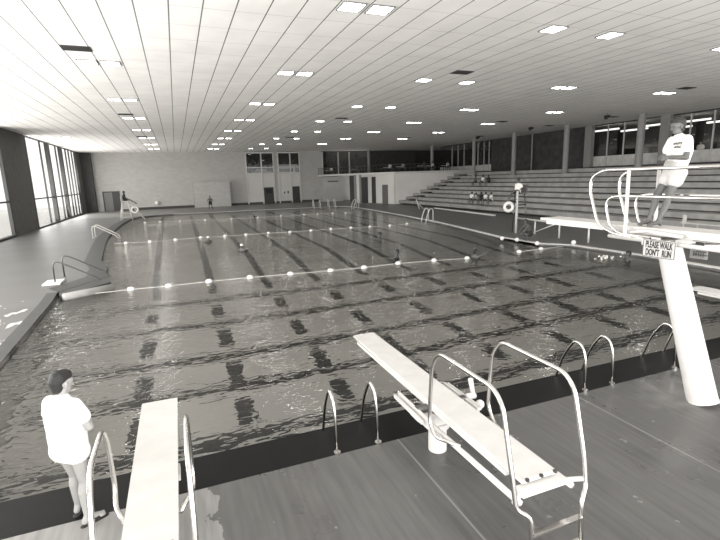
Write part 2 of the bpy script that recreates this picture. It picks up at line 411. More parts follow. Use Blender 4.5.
# framed bays with an upper window, pale infill and a door
def bay(k, x0, x1, xm, dx0, dx1):
    w = struct(box('window_%d' % k, (x0, YF-.10, 8.0), (x1, YF, 8.22), 'white'))
    for x in (x0, xm, x1): box('window_frame', (x-.09, YF-.14, .05), (x+.09, YF-.002, 8.0), 'white', w)
    box('window_rail', (x0, YF-.1, 4.80), (x1, YF-.003, 4.98), 'white', w)
    box('window_rail', (x0, YF-.08, 5.75), (x1, YF-.003, 5.85), 'white', w)
    box('infill_panel', (x0+.1, YF-.04, .05), (x1-.1, YF-.004, 4.78), 'wallw', w)
    box('pane', (x0, YF+.05, 4.9), (x1, YF+.07, 8.0), 'glass', w)
    dd = struct(box('door_%d' % (k+1), (dx0, YF-.12, 0), (dx1, YF-.05, 2.65), 'door'))
    return w, dd
w1, d1 = bay(1, W1[0], W1[1], 13.05, 13.2, 14.75)
w2, d2 = bay(2, W2[0], W2[1], 17.75, 17.9, 19.1)
box('door_light', (13.5, YF-.15, 1.7), (14.45, YF-.12, 2.4), 'black', d1)
tag(box('wall_notice', (16.46, YF-.11, 1.55), (16.64, YF-.045, 1.85), 'door'), 'smaller left one of two dark notices on the pale panel by the far door', 'notice', 'notices on the far panel')
tag(box('wall_notice', (17.04, YF-.11, 1.55), (17.26, YF-.045, 1.95), 'door'), 'larger right one of two dark notices on the pale panel by the far door', 'notice', 'notices on the far panel')
# dim space behind the far windows with a pale building, trees
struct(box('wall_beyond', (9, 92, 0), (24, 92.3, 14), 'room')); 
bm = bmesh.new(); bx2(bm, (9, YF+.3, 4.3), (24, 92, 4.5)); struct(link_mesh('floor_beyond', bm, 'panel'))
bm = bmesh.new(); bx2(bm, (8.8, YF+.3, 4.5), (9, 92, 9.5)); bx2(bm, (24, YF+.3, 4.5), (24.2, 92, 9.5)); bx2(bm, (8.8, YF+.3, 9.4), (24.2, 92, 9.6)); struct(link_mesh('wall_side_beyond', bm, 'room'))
k = empty('kiosk', (19.0, 86, 4.5), 'pale low pavilion seen through the right-hand far window', 'pavilion')
box('wall_panel', (-1.7, -1, 0), (1.7, 1, 1.7), 'white', k); box('flat_roof', (-2.1, -1.4, 1.7), (2.1, 1.4, 2.0), 'white', k); box('window_strip', (-1.3, -1.03, .7), (1.3, -1, 1.3), 'black', k)
k['kind'] = ''
del k['kind']
def blob_tree(loc, r, h, label):
    t = empty('tree', loc, label, 'tree', 'trees beyond the far windows')
    bm = bmesh.new(); cyl(bm, (0, 0, 0), (0, 0, h*.5), .1, .07); link_mesh('trunk', bm, 'frame', t)
    bm = bmesh.new(); rnd = random.Random(int(r*100))
    for i in range(10): ball(bm, (rnd.uniform(-r, r)*.7, rnd.uniform(-r, r)*.5, h*.6+rnd.uniform(-.4, .6)*h*.4), r*rnd.uniform(.4, .6), 8, 6)
    link_mesh('crown', bm, 'leaf', t, True)
blob_tree((11.8, 84, 4.5), 1.3, 3.6, 'dark bushy tree seen through the left pane of the left-hand far window')
blob_tree((15.6, 86, 4.5), 1.2, 3.8, 'dark tree seen through the right pane of the left-hand far window')
car = empty('car', (14.0, 82, 4.5), 'pale parked car seen through the left-hand far window', 'car')
bm = bmesh.new(); bx(bm, (0, 0, .55), (3.4, 1.5, .5)); bx(bm, (-.1, 0, .98), (1.9, 1.3, .45)); o = link_mesh('body', bm, 'panel', car); md = o.modifiers.new('b', 'BEVEL'); md.width = .15; md.segments = 3
for x in (-1.1, 1.1):
    for y in (-.7, .7):
        bm = bmesh.new(); cyl(bm, (x, y-.09, .3), (x, y+.09, .3), .3, n=16); link_mesh('wheel', bm, 'black', car)
# projecting pale block on the far wall
d = struct(box('wall_block', (2.4, YF-1.6, 0), (7.75, YF-.003, 3.84), 'farwall'))
box('block_strip', (4.0, YF-1.64, 3.1), (5.9, YF-1.6, 3.22), 'wallg', d)
# a hairline joint of the wall
struct(box('trim_7', (-4.85, YF-.02, 3.2), (-4.8, YF-.001, 7.6), 'wallg'))

# ---- left wall: glazing and brick piers
bm = bmesh.new()
bx2(bm, (XL-.3, 43.4, 0), (XL, 49.8, CEIL)); bx2(bm, (XL-.3, 72.6, 0), (XL, YF, CEIL))
struct(link_mesh('wall_left', bm, 'pier'))
def glazing(k, y0, y1, muls, posts, rail=2.68):
    w = struct(box('window_%d' % k, (XL-.18, y0, CEIL-.12), (XL-.02, y1, CEIL-.003), 'frame'))
    box('window_sill', (XL-.2, y0, -.02), (XL+.12, y1, .16), 'frame', w)
    for y in (y0+.12, y1-.12): box('window_frame', (XL-.2, y-.14, .16), (XL+.03, y+.14, CEIL-.12), 'frame', w)
    box('window_rail', (XL-.16, y0, rail-.06), (XL, y1, rail+.06), 'frame', w)
    for y in muls: box('mullion', (XL-.15, y-.045, .16), (XL, y+.045, CEIL-.12), 'frame', w)
    for y in posts: box('post', (XL-.25, y-.24, .16), (XL+.13, y+.24, CEIL-.1), 'frame', w)
    box('pane', (XL-.1, y0, .1), (XL-.08, y1, CEIL-.1), 'glass', w)
glazing(3, 30, 43.3, [34.5, 38.5], [])
glazing(4, 49.8, 72.6, [55.0, 61.5, 66.6, 68.3, 70.2], [57.7, 63.7])
glazing(5, 12, 30, [16, 21, 26], [])
glazing(6, -4, 12, [0, 4, 8], [])
# pale building outside
b = empty('building', (-30, 60, 0), 'pale overexposed building outside the tall windows on the left', 'building')
bm = bmesh.new(); bx2(bm, (-3, -14, -.3), (3, 22, 9.5)); link_mesh('wall', bm, 'wallw', b)
for y in (-8, -1, 7, 15):
    box('window', (3.0, y, 4.2), (3.05, y+1.6, 6.8), 'panel', b)
struct(box('ground', (-60, -10, -.5), (XL-.3, 110, -.3), 'coping')); bpy.data.objects['ground'].name = 'floor_outside'

# ---- bleachers
ble = empty('bleachers', (28.5, 30, 0), 'tiered grey concrete bleachers rising along the right side of the pool', 'bleachers')
H0, HR, TR = .10, .43, 1.1
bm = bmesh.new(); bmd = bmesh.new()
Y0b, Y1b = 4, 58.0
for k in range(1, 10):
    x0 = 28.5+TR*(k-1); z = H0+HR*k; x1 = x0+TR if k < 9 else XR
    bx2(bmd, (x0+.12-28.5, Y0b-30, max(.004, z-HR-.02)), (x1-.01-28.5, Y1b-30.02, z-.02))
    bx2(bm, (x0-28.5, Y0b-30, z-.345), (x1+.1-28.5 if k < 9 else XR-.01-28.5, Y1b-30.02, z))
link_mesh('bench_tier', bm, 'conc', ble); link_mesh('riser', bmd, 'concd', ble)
bms = bmesh.new()
for k in range(1, 9):
    x0 = 28.5+TR*(k-1); z = H0+HR*k
    bx2(bms, (x0+TR*.45-28.5, 24.6, z-.01), (x0+TR-28.5, 25.8, z+.21))
link_mesh('aisle_step', bms, 'dark', ble)
# white kerb in front of the bleachers and low end kerb
ribbon('trim_8', [(27.35, 46.5), (26.62, 38.4), (26.23, 34.2)], .2, 0, .12, 'coping')
# ---- right upper wall
ytop = lambda px: XP(px, 150, XR).y
ZB = 3.97
bm = bmesh.new()
bx2(bm, (XR, ytop(589), 0), (XR+.3, ytop(491.5), CEIL)); bx2(bm, (XR, 0, 0), (XR+.3, ytop(589), ZB+.12)); bx2(bm, (XR, ytop(491.5), 0), (XR+.3, YF, ZB))
struct(link_mesh('wall_right', bm, 'brick'))
def glaz_r(k, y0, y1, muls, zp):
    w = struct(box('window_%d' % k, (XR+.02, y0, CEIL-.1), (XR+.2, y1, CEIL-.003), 'frame'))
    box('window_sill', (XR-.03, y0, ZB+.02), (XR+.2, y1, ZB+.17), 'frame', w)
    box('infill_panel', (XR+.06, y0, ZB+.15), (XR+.12, y1, zp), 'infill', w)
    box('pane', (XR+.09, y0, zp), (XR+.105, y1, CEIL-.1), 'glass', w)
    for y in muls: box('mullion', (XR-.02, y-.05, ZB+.15), (XR+.08, y+.05, CEIL-.1), 'mull', w)
    return w
glaz_r(7, 16, ytop(589), [ytop(606.7), ytop(622.8), ytop(640), ytop(688), ytop(711), 22], 5.15)
glaz_r(8, ytop(491.5), ytop(440), [ytop(x) for x in (452, 458, 464, 478, 484, 489)], 5.0)
for i, px in enumerate((590.5, 666)):
    y = ytop(px); tag(box('pilaster', (XR-.45, y-.42, ZB+.1), (XR-.01, y+.42, CEIL-.002), 'column'), ['grey rectangular pilaster left of the lit glazing behind the bleachers', 'dark grey rectangular pilaster behind the man on the high board'][i], 'pilaster', 'pilasters on the right wall')
# rooms behind the glazing
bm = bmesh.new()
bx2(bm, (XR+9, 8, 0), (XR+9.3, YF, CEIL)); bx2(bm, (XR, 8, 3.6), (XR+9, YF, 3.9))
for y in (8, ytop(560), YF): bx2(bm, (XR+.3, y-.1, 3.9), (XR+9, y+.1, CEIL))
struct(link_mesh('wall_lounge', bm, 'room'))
tl = [((593, 131.2), (619, 129)), ((621, 131.8), (648, 127.6)), ((643, 126.3), (661, 124.2)), ((683, 122.2), (711, 118.4)), ((707, 122.8), (722, 121)), ((684, 126.8), (692, 126)), ((604, 148), (609, 147.8))]
for i, (a, b) in enumerate(tl[:6]):
    X = XR+1.2+1.2*(i % 2)
    p = XP(*a, X); q = XP(*b, X); z = (p.z+q.z)/2
    t = tag(tube_obj('fluorescent_lamp', [(X, p.y, z), (X, q.y, z)], .08, 'tube', None, 0), ['bright fluorescent strip at the left end of the lounge glazing', 'second fluorescent strip from the left in the lounge glazing', 'short fluorescent strip left of the standing man\'s head', 'long fluorescent strip right of the standing man\'s head', 'fluorescent strip cut by the right edge of the picture', 'short lower fluorescent strip just right of the standing man\'s head'][i], 'lamp', 'fluorescent strips behind the glazing')
# columns
def column(px, X, zb, label, r=.23):
    y = XP(px, 150, X).y; bm = bmesh.new(); cyl(bm, (0, 0, 0), (0, 0, CEIL-zb-.002), r, n=20); cyl(bm, (0, 0, 0), (0, 0, .08), r+.03, n=20)
    o = link_mesh('column', bm, 'column', None, False); o.location = (X, y, zb); tag(o, label, 'column', 'round columns on the right side')
ZC = H0+HR*8
column(474, 36.9, ZC, 'round grey column standing behind the seated group of three')
column(514, 36.9, ZC, 'round grey column second from the left on the upper bleacher tiers', .25)
column(566, 36.9, ZC, 'round grey column in front of the dark brick wall, nearest to the lit glazing', .27)
column(639.5, 36.9, ZC, 'large round grey column seen just left of the man on the high board', .30)
column(532, XR-.25, ZB, 'very thin pale pipe column on the dark brick wall', .09)

# ---- gallery on the far right
gal = [(28, 58), (27.3, 63), (25.6, 66.5), (25.2, 72.0), (25.2, YF)]
bm = bmesh.new()
prism(bm, [(28, 58), (XR, 58), (XR, 58.3), (27.95, 58.3)], 0, 4.12)
prism(bm, [(28, 58), (27.95, 58.3), (27.5, 63.2), (27.2, 63), ], 0, 4.12)
prism(bm, [(27.2, 63), (27.5, 63.2), (25.9, 66.7), (25.5, 66.5)], 0, 4.12)
M['galw'] = mat('white gallery wall', .82, .75, var=.05, scale=.35)
struct(link_mesh('wall_gallery', bm, 'galw'))
flat('floor_gallery', [(22.4, 72.5), (25.7, 62.2), (27.9, 57.9), (XR, 57.9), (XR, YF), (22.4, YF)], 4.12, 4.38, 'coping')
# doors in the gallery front wall: on the segment (27.2,63)-(25.5,66.5) and one on the white wall
def wall_pt(px, a, b):   # where the column px meets the vertical plane through a, b
    r = ray(px, 190); A = np.array([[r[0], -(b[0]-a[0])], [r[1], -(b[1]-a[1])]]); t, s = np.linalg.solve(A, np.array([a[0], a[1]]))
    return Vector((a[0]+s*(b[0]-a[0]), a[1]+s*(b[1]-a[1])))
def wall_door(name, px0, px1, a, b, z1, m):
    p = wall_pt(px0, a, b); q = wall_pt(px1, a, b); nrm = Vector((-(q-p).y, (q-p).x)).normalized()
    if nrm.x > 0: nrm = -nrm
    bm = bmesh.new(); prism(bm, [p, q, q+nrm*.06, p+nrm*.06], 0, z1); return struct(link_mesh(name, bm, m))
A, B, C_ = (28, 58), (27.2, 63), (25.5, 66.5)
wall_door('door_4', 382.5, 388, A, B, 2.65, 'doorg')
wall_door('door_5', 372, 376, B, C_, 3.8, 'door'); wall_door('door_6', 361, 368, B, C_, 3.8, 'door')
struct(box('wall_alcove', (26, 70.5, 0), (30, 70.7, 4.1), 'dark'))
struct(box('wall_block_right', (22.6, YF-2.2, 0), (26.0, YF-.01, 4.0), 'wallg'))
box('block_strip', (23.4, YF-2.24, 3.2), (25.2, YF-2.2, 3.36), 'dark', bpy.data.objects['wall_block_right'])
for i, px in enumerate((352.5, 357.5)):
    p = G(px, 203.5); bm = bmesh.new(); cyl(bm, (0, 0, 0), (0, 0, 4.12), .17, n=14); o = link_mesh('column', bm, 'column'); o.location = (p.x+.3, p.y-.6, 0)
    tag(o, ['thin column under the balcony beside the dark alcove', 'thin column under the balcony, right one of two beside the alcove'][i], 'column', 'columns under the balcony')
# balcony railing: dark infill with top rail
rail = empty('balcony_railing', (25.7, 62.2, 4.38), 'dark balcony railing along the gallery edge at the far right', 'railing')
rp = [(22.5, YF-.1), (22.5, 72.5), (25.8, 62.3), (28, 58.05), (36.4, 58.05)]
for a, b in zip(rp, rp[1:]):
    a = Vector(a); b = Vector(b); n_ = max(2, int((b-a).length/.75))
    o3 = Vector((25.7, 62.2))
    tube_obj('handrail', [(*(a-o3), 1.0), (*(b-o3), 1.0)], .035, 'steel', rail, 0)
    tube_obj('handrail', [(*(a-o3), .5), (*(b-o3), .5)], .02, 'steel', rail, 0, 6)
    for i in range(n_+1):
        p = a.lerp(b, i/n_)-o3; tube_obj('baluster', [(p.x, p.y, 0), (p.x, p.y, 1.)], .022, 'steel', rail, 0, 6)
# gallery rear windows (far wall above the balcony)
gw = struct(box('window_9', (23.2, YF-.05, CEIL-.15), (XR, YF+.05, CEIL-.003), 'frame'))
for x in (23.3, 26.1, 28.1, 31.6, 34.8): box('mullion', (x-.1, YF-.08, 4.4), (x+.1, YF+.05, CEIL-.15), 'mull', gw)
box('pane', (23.2, YF-.01, 4.4), (XR, YF+.005, CEIL-.1), 'glass', gw)
struct(box('wall_gallery_rear', (23.2, YF+2.5, 3.9), (XR, YF+2.8, CEIL), 'room'))
struct(box('wall_gallery_brick', (31.8, YF-.6, 4.38), (XR, YF-.1, CEIL), 'dark'))
for i, (px, X) in enumerate(((368.5, 30.5), (432, 37.0))):
    y = XP(px, 150, X).y; bm = bmesh.new(); cyl(bm, (0, 0, 0), (0, 0, CEIL-4.383), .24, n=16); o = link_mesh('column', bm, 'column'); o.location = (X, y, 4.381)
    tag(o, ['pale column on the balcony above the far doors', 'grey column on the balcony near the bleachers'][i], 'column', 'columns on the balcony')

# ------------------------------------------------------------------ ceiling fittings
ordw = ['nearest', 'second', 'third', 'fourth', 'fifth', 'sixth', 'seventh', 'eighth']
def skew(x, y): return x*(1-.0023*(y-21)) if x > 10 else x
def lamp_proto(w=.60, l=.62):
    t = empty('ceiling_light', (0, 0, CEIL), 'x', 'ceiling light')
    bm = bmesh.new()
    for sx, sy, wx, wy in ((-1, 0, .03, l+.06), (1, 0, .03, l+.06), (0, -1, w+.06, .03), (0, 1, w+.06, .03)):
        bx(bm, (sx*(w/2+.015), sy*(l/2+.015), -.02), (wx, wy, .036))
    link_mesh('frame', bm, 'lampframe', t)
    bm = bmesh.new(); bx(bm, (0, 0, -.012), (w, l, .018)); link_mesh('diffuser', bm, 'lamp', t)
    return t
def dup(root, loc):
    r = root.copy(); COL.objects.link(r); r.location = loc
    for ch in root.children:
        c = ch.copy(); COL.objects.link(c); c.parent = r
        for g in ch.children:
            e = g.copy(); COL.objects.link(e); e.parent = c
    return r
protoL = lamp_proto(); usedL = False
ROWS = [12.75, 20.9, 29.3, 37., 44.9, 52.5, 60.6, 68.5]
cols = [('leftmost column', (-2.63, -1.85), range(1, 8)), ('second column', (4.91, 5.75), range(0, 8)), ('middle column', (11.7, 14.15), range(0, 8)),
        ('fourth column', (20.1, 20.85), range(0, 7)), ('rightmost column', (28.1, 28.85), range(1, 6))]
for cn, xs, rr in cols:
    for r_ in rr:
        for si, x in enumerate(xs):
            y = ROWS[r_]; loc = (skew(x, y), y, CEIL)
            if usedL: o = dup(protoL, loc)
            else: o = protoL; o.location = loc; usedL = True
            o['label'] = '%s ceiling light of the %s pair in the %s' % (('left', 'right')[si], ordw[r_-rr[0]], cn)
            o['group'] = 'recessed ceiling lights'
y = 51.8; o = dup(protoL, (-9.15, y, CEIL)); o['label'] = 'single faint ceiling light high beside the tall left windows'; o['group'] = 'recessed ceiling lights'
vp = None
for i, (x, y, lb) in enumerate(((-2.67, 19.0, 'dark ceiling vent at upper left, just in front of a light pair'), (-2.6, 35.2, 'small dark ceiling vent farther back over the left lanes'), (-2.6, 50.8, 'tiny dark ceiling vent farthest back over the left lanes'),
        (12.6, 19.0, 'dark ceiling vent over the middle of the pool, nearest of its column'), (12.4, 35.1, 'small dark ceiling vent over the middle of the pool, second of its column'), (12, 51, 'tiny dark ceiling vent over the middle of the pool, farthest of its column'),
        (28.2, 19.4, 'dark ceiling vent at upper right near the standing man\'s head'), (27.6, 35.2, 'small dark ceiling vent beside a light pair over the right deck'), (26.3, 51, 'tiny dark ceiling vent far back over the right deck'),
        (35.9, 30.9, 'thin dark vent slot beside the nearest hanging loudspeaker'), (35.2, 37.6, 'thin dark vent slot beside the middle hanging loudspeaker'), (35.2, 49., 'thin dark vent slot beside the farthest hanging loudspeaker'))):
    if vp is None:
        vp = empty('ceiling_vent', (0, 0, CEIL), 'x', 'vent'); bm = bmesh.new()
        bx(bm, (0, 0, -.012), (.9, .62, .02)); link_mesh('backing', bm, 'vent', vp)
        bm = bmesh.new()
        for q in range(5): bx(bm, (0, -.24+.12*q, -.03), (.88, .03, .014))
        link_mesh('louvre', bm, 'frame', vp); v = vp
    else: v = dup(vp, (0, 0, 0))
    v.location = (x, y, CEIL); v['label'] = lb; v['group'] = 'dark ceiling vents'; v['category'] = 'vent'
# hanging loudspeakers
for i, (px, py, X) in enumerate(((607, 119, 33.2), (531, 127.3, 33.2), (478, 137.2, 34))):
    p = XP(px, py, X); sp_ = empty('loudspeaker', (p.x, p.y, CEIL), ['nearest dark horn loudspeaker hanging from the ceiling at right', 'middle dark loudspeaker hanging from the ceiling over the bleachers', 'farthest dark loudspeaker hanging over the seated group of three'][i], 'loudspeaker', 'loudspeakers under the ceiling'); sp_.scale = (.55, .55, .55)
    tube_obj('stem', [(0, 0, -.004), (0, 0, -.3)], .03, 'frame', sp_, 0)
    bm = bmesh.new(); cyl(bm, (.25, 0, -.45), (-.35, -.1, -.6), .16, .34, n=14); link_mesh('horn', bm, 'black', sp_)
    bm = bmesh.new(); bx(bm, (.3, 0, -.42), (.3, .3, .3)); link_mesh('driver', bm, 'black', sp_)

# ------------------------------------------------------------------ people
def capsule(bm, p, q, r0, r1, n=12):
    p = Vector(p); q = Vector(q); d = q-p
    if d.length < 1e-5: d = Vector((0, 0, 1e-4)); q = p+d
    dn = d.normalized(); u = dn.orthogonal().normalized(); w = dn.cross(u); rings = []
    prof = [(p-dn*r0*math.cos(a), r0*math.sin(a)) for a in (PI*.12, PI*.27, PI*.42)]+[(p, r0), (q, r1)]+[(q+dn*r1*math.cos(a), r1*math.sin(a)) for a in (PI*.42, PI*.27, PI*.12)]
    for c, r in prof: rings.append([bm.verts.new(c+(u*math.cos(2*PI*k/n)+w*math.sin(2*PI*k/n))*r) for k in range(n)])
    for a, b in zip(rings, rings[1:]):
        for k in range(n): bm.faces.new((a[k], a[(k+1) % n], b[(k+1) % n], b[k]))
    bm.faces.new(rings[0][::-1]); bm.faces.new(rings[-1])
def remeshed(name, bm, m, parent, vox, smooth=3):
    o = link_mesh(name, bm, m, parent, True)
    r = o.modifiers.new('remesh', 'REMESH'); r.mode = 'VOXEL'; r.voxel_size = vox; r.use_smooth_shade = True
    s = o.modifiers.new('smooth', 'SMOOTH'); s.iterations = smooth; s.factor = .5
    return o
def person(name, loc, rz, label, J, group=None, vox=.03, skin='skin_dark', top=None, bottom='black', hair='hair', cap=None, hands=False, scale=1., sandals=False, bottom_len=.3, top_mat='shirt', face=True):
    """J: joints in local metres; x = the person's right, y = ahead, z = up."""
    root = empty(name, loc, label, 'person', group, rz); root.scale = (scale,)*3
    V = lambda k: Vector(J[k])
    pel, ch, nk, hd = V('pelvis'), V('chest'), V('neck'), V('head')
    rp_ = (V('hipR')-V('hipL')).normalized(); rc = (V('shR')-V('shL')).normalized()
    up = (nk-pel).normalized(); fw = up.cross(rc).normalized()
    bm = bmesh.new()
    # trunk
    waist = pel.lerp(ch, .45)
    capsule(bm, V('hipL')*.75+pel*.25, V('hipR')*.75+pel*.25, .105, .105)
    capsule(bm, waist-rp_*.065, waist+rp_*.065, .092, .092)
    capsule(bm, ch-rc*.085, ch+rc*.085, .105, .105)
    for s in (-1, 1):
        capsule(bm, pel+rp_*.07*s, waist+rp_*.06*s, .105, .09); capsule(bm, waist+rp_*.06*s, ch+rc*.085*s, .09, .108)
    shc = (V('shL')+V('shR'))/2
    capsule(bm, V('shL')*.85+shc*.15, V('shR')*.85+shc*.15, .062, .062); capsule(bm, ch, shc, .11, .08)
    capsule(bm, shc-fw*.01, nk+up*.02, .062, .052); capsule(bm, nk, hd-Vector((0, 0, .03)), .052, .05)
    # head
    hf = Vector(J.get('face', (0, 1, 0))).normalized(); hr = hf.cross(Vector((0, 0, 1))).normalized(); hu = hr.cross(hf)
    capsule(bm, hd-hf*.03+hu*.035, hd+hf*.025+hu*.03, .083, .078); capsule(bm, hd+hf*.03-hu*.005, hd+hf*.045-hu*.07, .062, .04)
    capsule(bm, hd+hf*.088+hu*.0, hd+hf*.108-hu*.028, .010, .016)
    for s in (-1, 1):
        capsule(bm, hd+hr*.082*s-hf*.005+hu*.015, hd+hr*.08*s-hf*.005-hu*.03, .016, .011)
        L = 'R' if s > 0 else 'L'
        capsule(bm, V('sh'+L), V('el'+L), .056, .041); capsule(bm, V('el'+L), V('wr'+L), .042, .028)
        capsule(bm, V('hip'+L), V('kn'+L), .088, .056)
        kn, an = V('kn'+L), V('an'+L); ff = Vector(J.get('foot'+L, (0, 1, 0))).normalized()
        back = -(ff-(an-kn).normalized()*ff.dot((an-kn).normalized())).normalized()
        capsule(bm, kn, kn.lerp(an, .3)+back*.018, .054, .056); capsule(bm, kn.lerp(an, .3)+back*.018, an, .055, .035)
        heel = an+Vector((0, 0, -.055))-ff*.035; toe = an+Vector((0, 0, -.07))+ff*.16
        fs = ff.cross(Vector((0, 0, 1)))
        capsule(bm, an, heel, .038, .034); capsule(bm, an+ff*.02-Vector((0, 0, .03)), toe+Vector((0, 0, .008)), .036, .022)
        capsule(bm, toe-ff*.03-fs*.022, toe+ff*.012-fs*.025, .022, .017); capsule(bm, toe-ff*.03+fs*.02, toe-ff*.002+fs*.025, .022, .016)
        # hand
        wr, el = V('wr'+L), V('el'+L); hd_ = (Vector(J['hd'+L]) if 'hd'+L in J else (wr-el)).normalized()
        pn = Vector(J.get('palm'+L, (-s, 0, 0))).normalized(); pn = (pn-hd_*pn.dot(hd_)).normalized(); sd = hd_.cross(pn)
        if hands:
            palm = wr+hd_*.05
            for t in (-.025, 0, .025): capsule(bm, wr+hd_*.012+sd*t*.5, wr+hd_*.085+sd*t, .019, .016)
            for i, (t, ln) in enumerate(((-.033, .062), (-.011, .076), (.011, .07), (.033, .054))):
                a = wr+hd_*.09+sd*t; b = a+hd_*ln*.5+pn*ln*.18; c = b+hd_*ln*.28+pn*ln*.42
                capsule(bm, a, b, .0095, .0088); capsule(bm, b, c, .0088, .0078)
            ts = J.get('thumb'+L, -1)
            a = wr+hd_*.03+sd*.028*ts; b = a+hd_*.035+sd*.03*ts+pn*.012; capsule(bm, a, b, .013, .0105); capsule(bm, b, b+hd_*.03+pn*.012+sd*.006*ts, .0105, .009)
        else:
            capsule(bm, wr, wr+hd_*.09, .03, .026); capsule(bm, wr+hd_*.09, wr+hd_*.15+pn*.03, .026, .018)
    body = remeshed('body', bm, skin, root, vox, 2 if vox < .015 else 2)
    # hair
    bm = bmesh.new()
    if cap: 
        capsule(bm, hd-hf*.02+hu*.05, hd+hf*.01+hu*.05, .09, .084)
        remeshed('swim_cap', bm, cap, root, max(vox*.7, .008), 1)
    else:
        capsule(bm, hd-hf*.04+hu*.066, hd+hf*.018+hu*.082, .092, .074); capsule(bm, hd-hf*.058+hu*.03, hd-hf*.055-hu*.045, .086, .058)
        remeshed('hair', bm, hair, root, max(vox*.6, .008), 1)
    if face and vox < .015:
        for s in (-1, 1):
            bm = bmesh.new(); ball(bm, hd+hf*.083+hr*.032*s+hu*.012, (.012, .012, .009), 8, 6); link_mesh('eye', bm, 'ink', root, True)
            bm = bmesh.new(); capsule(bm, hd+hf*.088+hr*.018*s+hu*.03, hd+hf*.08+hr*.045*s+hu*.03, .0045, .0035, 6); link_mesh('eyebrow', bm, 'hair', root, True)
        bm = bmesh.new(); capsule(bm, hd+hf*.082+hr*.022-hu*.052, hd+hf*.082-hr*.022-hu*.052, .006, .006, 6); link_mesh('mouth', bm, 'skin_dark' if skin == 'skin' else 'ink', root, True)
    tv = max(vox, .012)
    if top:
        e = .028; bm = bmesh.new()
        hemc = pel+up*(top-.0)      # top = hem offset along the spine from the pelvis
        flare = J.get('flare', .03)
        capsule(bm, hemc-rp_*(.09)-fw*.0, hemc+rp_*.09, .115+flare, .115+flare)
        capsule(bm, waist-rp_*.07, waist+rp_*.07, .10+e+flare*.6, .10+e+flare*.6)
        for s in (-1, 1):
            capsule(bm, hemc+rp_*.08*s, waist+rp_*.075*s, .11+flare, .10+e+flare*.5); capsule(bm, waist+rp_*.07*s, ch+rc*.085*s, .10+e+flare*.5, .115+e*.7)
            L = 'R' if s > 0 else 'L'
            capsule(bm, V('sh'+L)*.9+shc*.1, V('sh'+L).lerp(V('el'+L), .50), .066+e*.5, .058+e*.9)
        capsule(bm, ch-rc*.085, ch+rc*.085, .12, .12); capsule(bm, V('shL')*.85+shc*.15, V('shR')*.85+shc*.15, .062+e*.6, .062+e*.6)
        capsule(bm, shc, nk-up*.01, .085, .066); capsule(bm, ch, shc, .142, .112)
        remeshed('shirt', bm, top_mat, root, tv, 3)
    if bottom:
        bm = bmesh.new(); e = .012 if bottom_len < .2 else .035
        capsule(bm, V('hipL')*.8+pel*.2, V('hipR')*.8+pel*.2, .108+e, .108+e); capsule(bm, pel-rp_*.06+up*.08, pel+rp_*.06+up*.08, .10+e, .10+e)
        for L in 'LR': capsule(bm, V('hip'+L), V('hip'+L).lerp(V('kn'+L), bottom_len), .09+e, .086+e)
        remeshed('shorts', bm, bottom, root, tv, 2)
    if sandals:
        for L in 'LR':
            an = V('an'+L); ff = Vector(J.get('foot'+L, (0, 1, 0))).normalized(); fs = ff.cross(Vector((0, 0, 1)))
            bm = bmesh.new(); capsule(bm, an-ff*.05-Vector((0, 0, .093)), an+ff*.17-Vector((0, 0, .093)), .04, .048); o = link_mesh('sandal', bm, 'black', root, True)
            o.scale = (1, 1, 1)
            for v in o.data.vertices: v.co.z = an.z-.107+(v.co.z-(an.z-.093))*.16
            bm = bmesh.new(); tube(bm, [an+ff*.09-fs*.05-Vector((0, 0, .09)), an+ff*.10-Vector((0, 0, .035)), an+ff*.09+fs*.05-Vector((0, 0, .09))], .009, .02, 6); link_mesh('strap', bm, 'black', o, True)
    return root
def rot(J, key_from, ang): return J
STAND = dict(pelvis=(0, 0, .95), hipL=(-.09, 0, .90), hipR=(.09, 0, .90), chest=(0, 0, 1.27), shL=(-.19, 0, 1.42), shR=(.19, 0, 1.42), neck=(0, .0, 1.49), head=(0, .02, 1.61),
             knL=(-.1, .01, .49), knR=(.1, .01, .49), anL=(-.1, -.02, .10), anR=(.1, -.02, .10), elL=(-.26, -.03, 1.14), elR=(.26, -.03, 1.14), wrL=(-.27, .06, .90), wrR=(.27, .06, .90))
def J_(base, **k):
    d = dict(base); d.update(k); return d
fR = (math.cos(YAW), -math.sin(YAW))      # picture right on the ground

